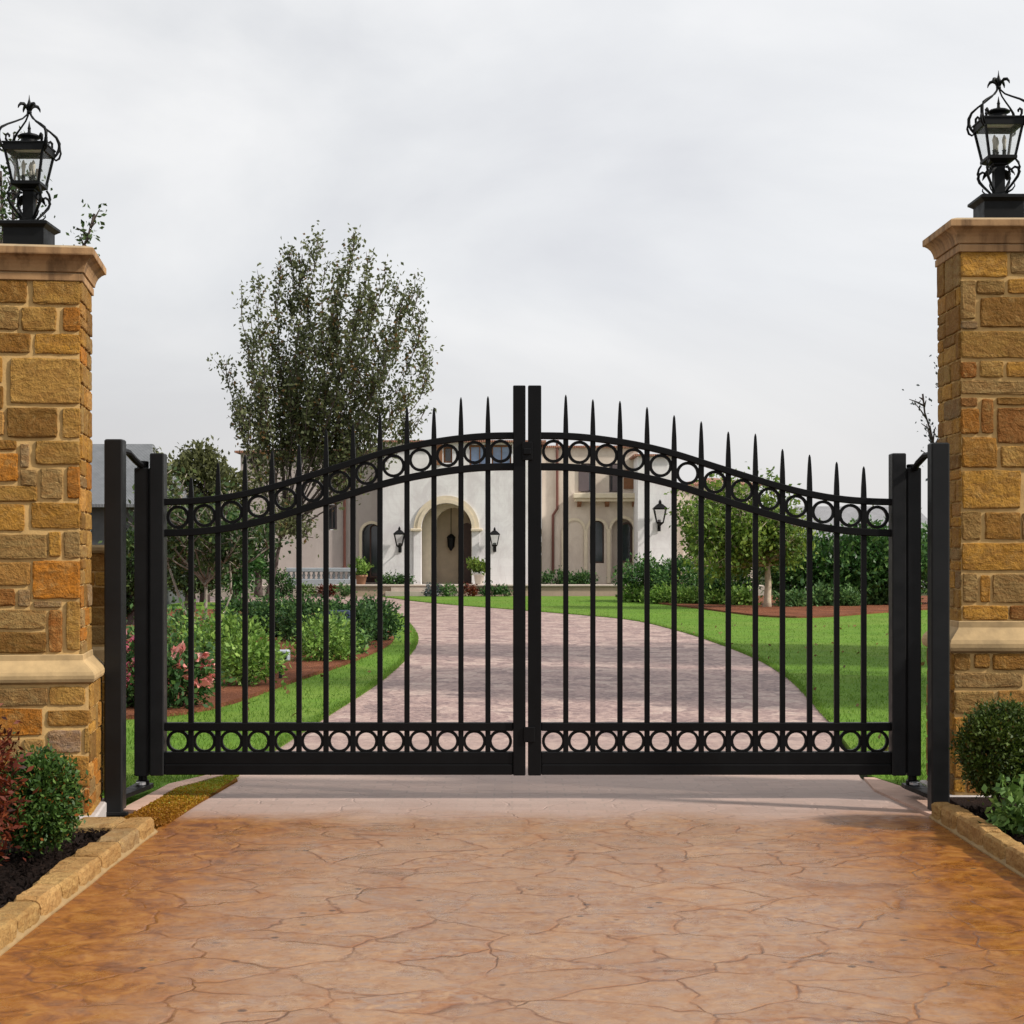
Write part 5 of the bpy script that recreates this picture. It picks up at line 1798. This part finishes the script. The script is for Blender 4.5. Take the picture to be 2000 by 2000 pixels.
potted(936, 1130, 58.9, 'leafy plant in a pale tapered pot right of the arched entrance', 'whitepot', .42, .20, 'yellowleaf', .36, 700)
potted(704, 1130, 58.9, 'leafy plant in a terracotta pot beside the dark arched niche', 'terracotta', .36, .24, 'limeleaf', .34, 650)
for (px, Y, rx, rz, lab) in ((1092, 58.6, .55, .25, 'dark low bush at the foot of the copper downpipe'), (1142, 58.8, .45, .26, 'dark low bush under the arched windows'), (775, 59.2, .55, .16, 'low dark planting along the wall left of the entrance'), (545, 56, .42, .45, 'dark round bush at the left end of the balustrade')):
    shrub('foundation_bush', lab, 'bush', ((px - HX) / F_ * Y, Y, (TZ if Y > 57 else 0) + rz * .8), (rx, rx * .6, rz), 1500, .10, MAT['hedge'], 36, .10, 'dark bushes along the house foot', base=(TZ if Y > 57 else 0))
for k, (px, lab, mt) in enumerate(((845, 'small grey-green plant at the left of the lawn-side border', 'blueleaf'), (872, 'small green plant below the arched entrance', 'midhedge'), (915, 'reddish small plant right of the entrance steps', 'nandina'), (955, 'small dark plant below the right entrance lantern', 'hedge'),
                                   (985, 'small dark plant left of the meeting stiles on the lawn edge', 'hedge'), (600, 'small pale plant before the balustrade', 'broadleaf'), (640, 'small reddish leafy plant before the balustrade', 'nandina'), (672, 'small green plant at the right end of the balustrade', 'midhedge'))):
    Y = 56.0
    shrub('border_plant', lab, 'plant', ((px - HX) / F_ * Y, Y, .20), (.30, .22, .20), 420, .10, MAT[mt], 16, .07, 'small plants along the terrace border', 3, base=.02)

# ------------------------------------------------------------------ neighbours
t = thing('grey_house', (-12.2, 44, 0), 'dark grey house with a slate roof half hidden behind the left pillar', 'house')
mb = MB(); mb.box(-14.5, -9.9, 44, 50, -.1, 2.75); mb.build('wall', MAT['darkwall'], t)
mb = MB()
y0, y1 = 43.6, 50.4
mb.loft([[(-14.9, y0, 2.72), (-9.6, y0, 2.72), (-9.6, y1, 2.72), (-14.9, y1, 2.72)], [(-14.9, y0, 2.8), (-9.6, y0, 2.8), (-9.6, y1, 2.8), (-14.9, y1, 2.8)], [(-13.9, 46.9, 4.62), (-10.3, 46.9, 4.62), (-10.3, 47.1, 4.62), (-13.9, 47.1, 4.62)]])
mb.build('roof', MAT['slate'], t)
f = MB(); f.panel(rect(-12.0, -11.3, 1.0, 2.2), [rect(-11.93, -11.37, 1.07, 2.13)], 43.93, 43.998); f = f.build('window', MAT['whitewall'], t)
g = MB(); g.panel(rect(-11.93, -11.37, 1.07, 2.13), [], 43.97, 43.99); g.build('pane', MAT['glass'], f)
t = thing('garage', (15.2, 72, 0), 'pale building with a grey roof showing above the right border shrubs', 'garage')
mb = MB(); mb.box(12.6, 18.6, 72, 77, -.1, 2.1); mb.build('wall', MAT['whitewall'], t)
mb = MB(); mb.loft([[(12.2, 71.5, 2.05), (19.0, 71.5, 2.05), (19, 77.5, 2.05), (12.2, 77.5, 2.05)], [(12.2, 71.5, 2.15), (19.0, 71.5, 2.15), (19, 77.5, 2.15), (12.2, 77.5, 2.15)], [(12.9, 74.4, 3.62), (18.3, 74.4, 3.62), (18.3, 74.6, 3.62), (12.9, 74.6, 3.62)]])
mb.build('roof', MAT['palegrey'], t)
mb = MB(); mb.cbox(14.2, 16.6, 71.94, 71.998, 0, 1.9, .01); mb.build('garage_door', MAT['palegrey'], t)
# far tree line so the ground does not end in a bare horizon
random.seed(33)
for k in range(12):
    x = -46 + k * 8.4 + random.uniform(-1.5, 1.5)
    if -16 < x < 22: 
        Y = 92 + random.uniform(-3, 3); top_z = 2.6
    else:
        Y = 80 + random.uniform(-4, 4); top_z = random.uniform(3.0, 3.6)
    blob_tree('distant_tree', 'one of the far olive trees in the line behind the houses', (x, Y), (x, Y, top_z * .55), (4.6, 3.5, top_z * .5), 1500, .5, 'farleaf', 40, .6, group='far tree line behind the houses', tr=.25)
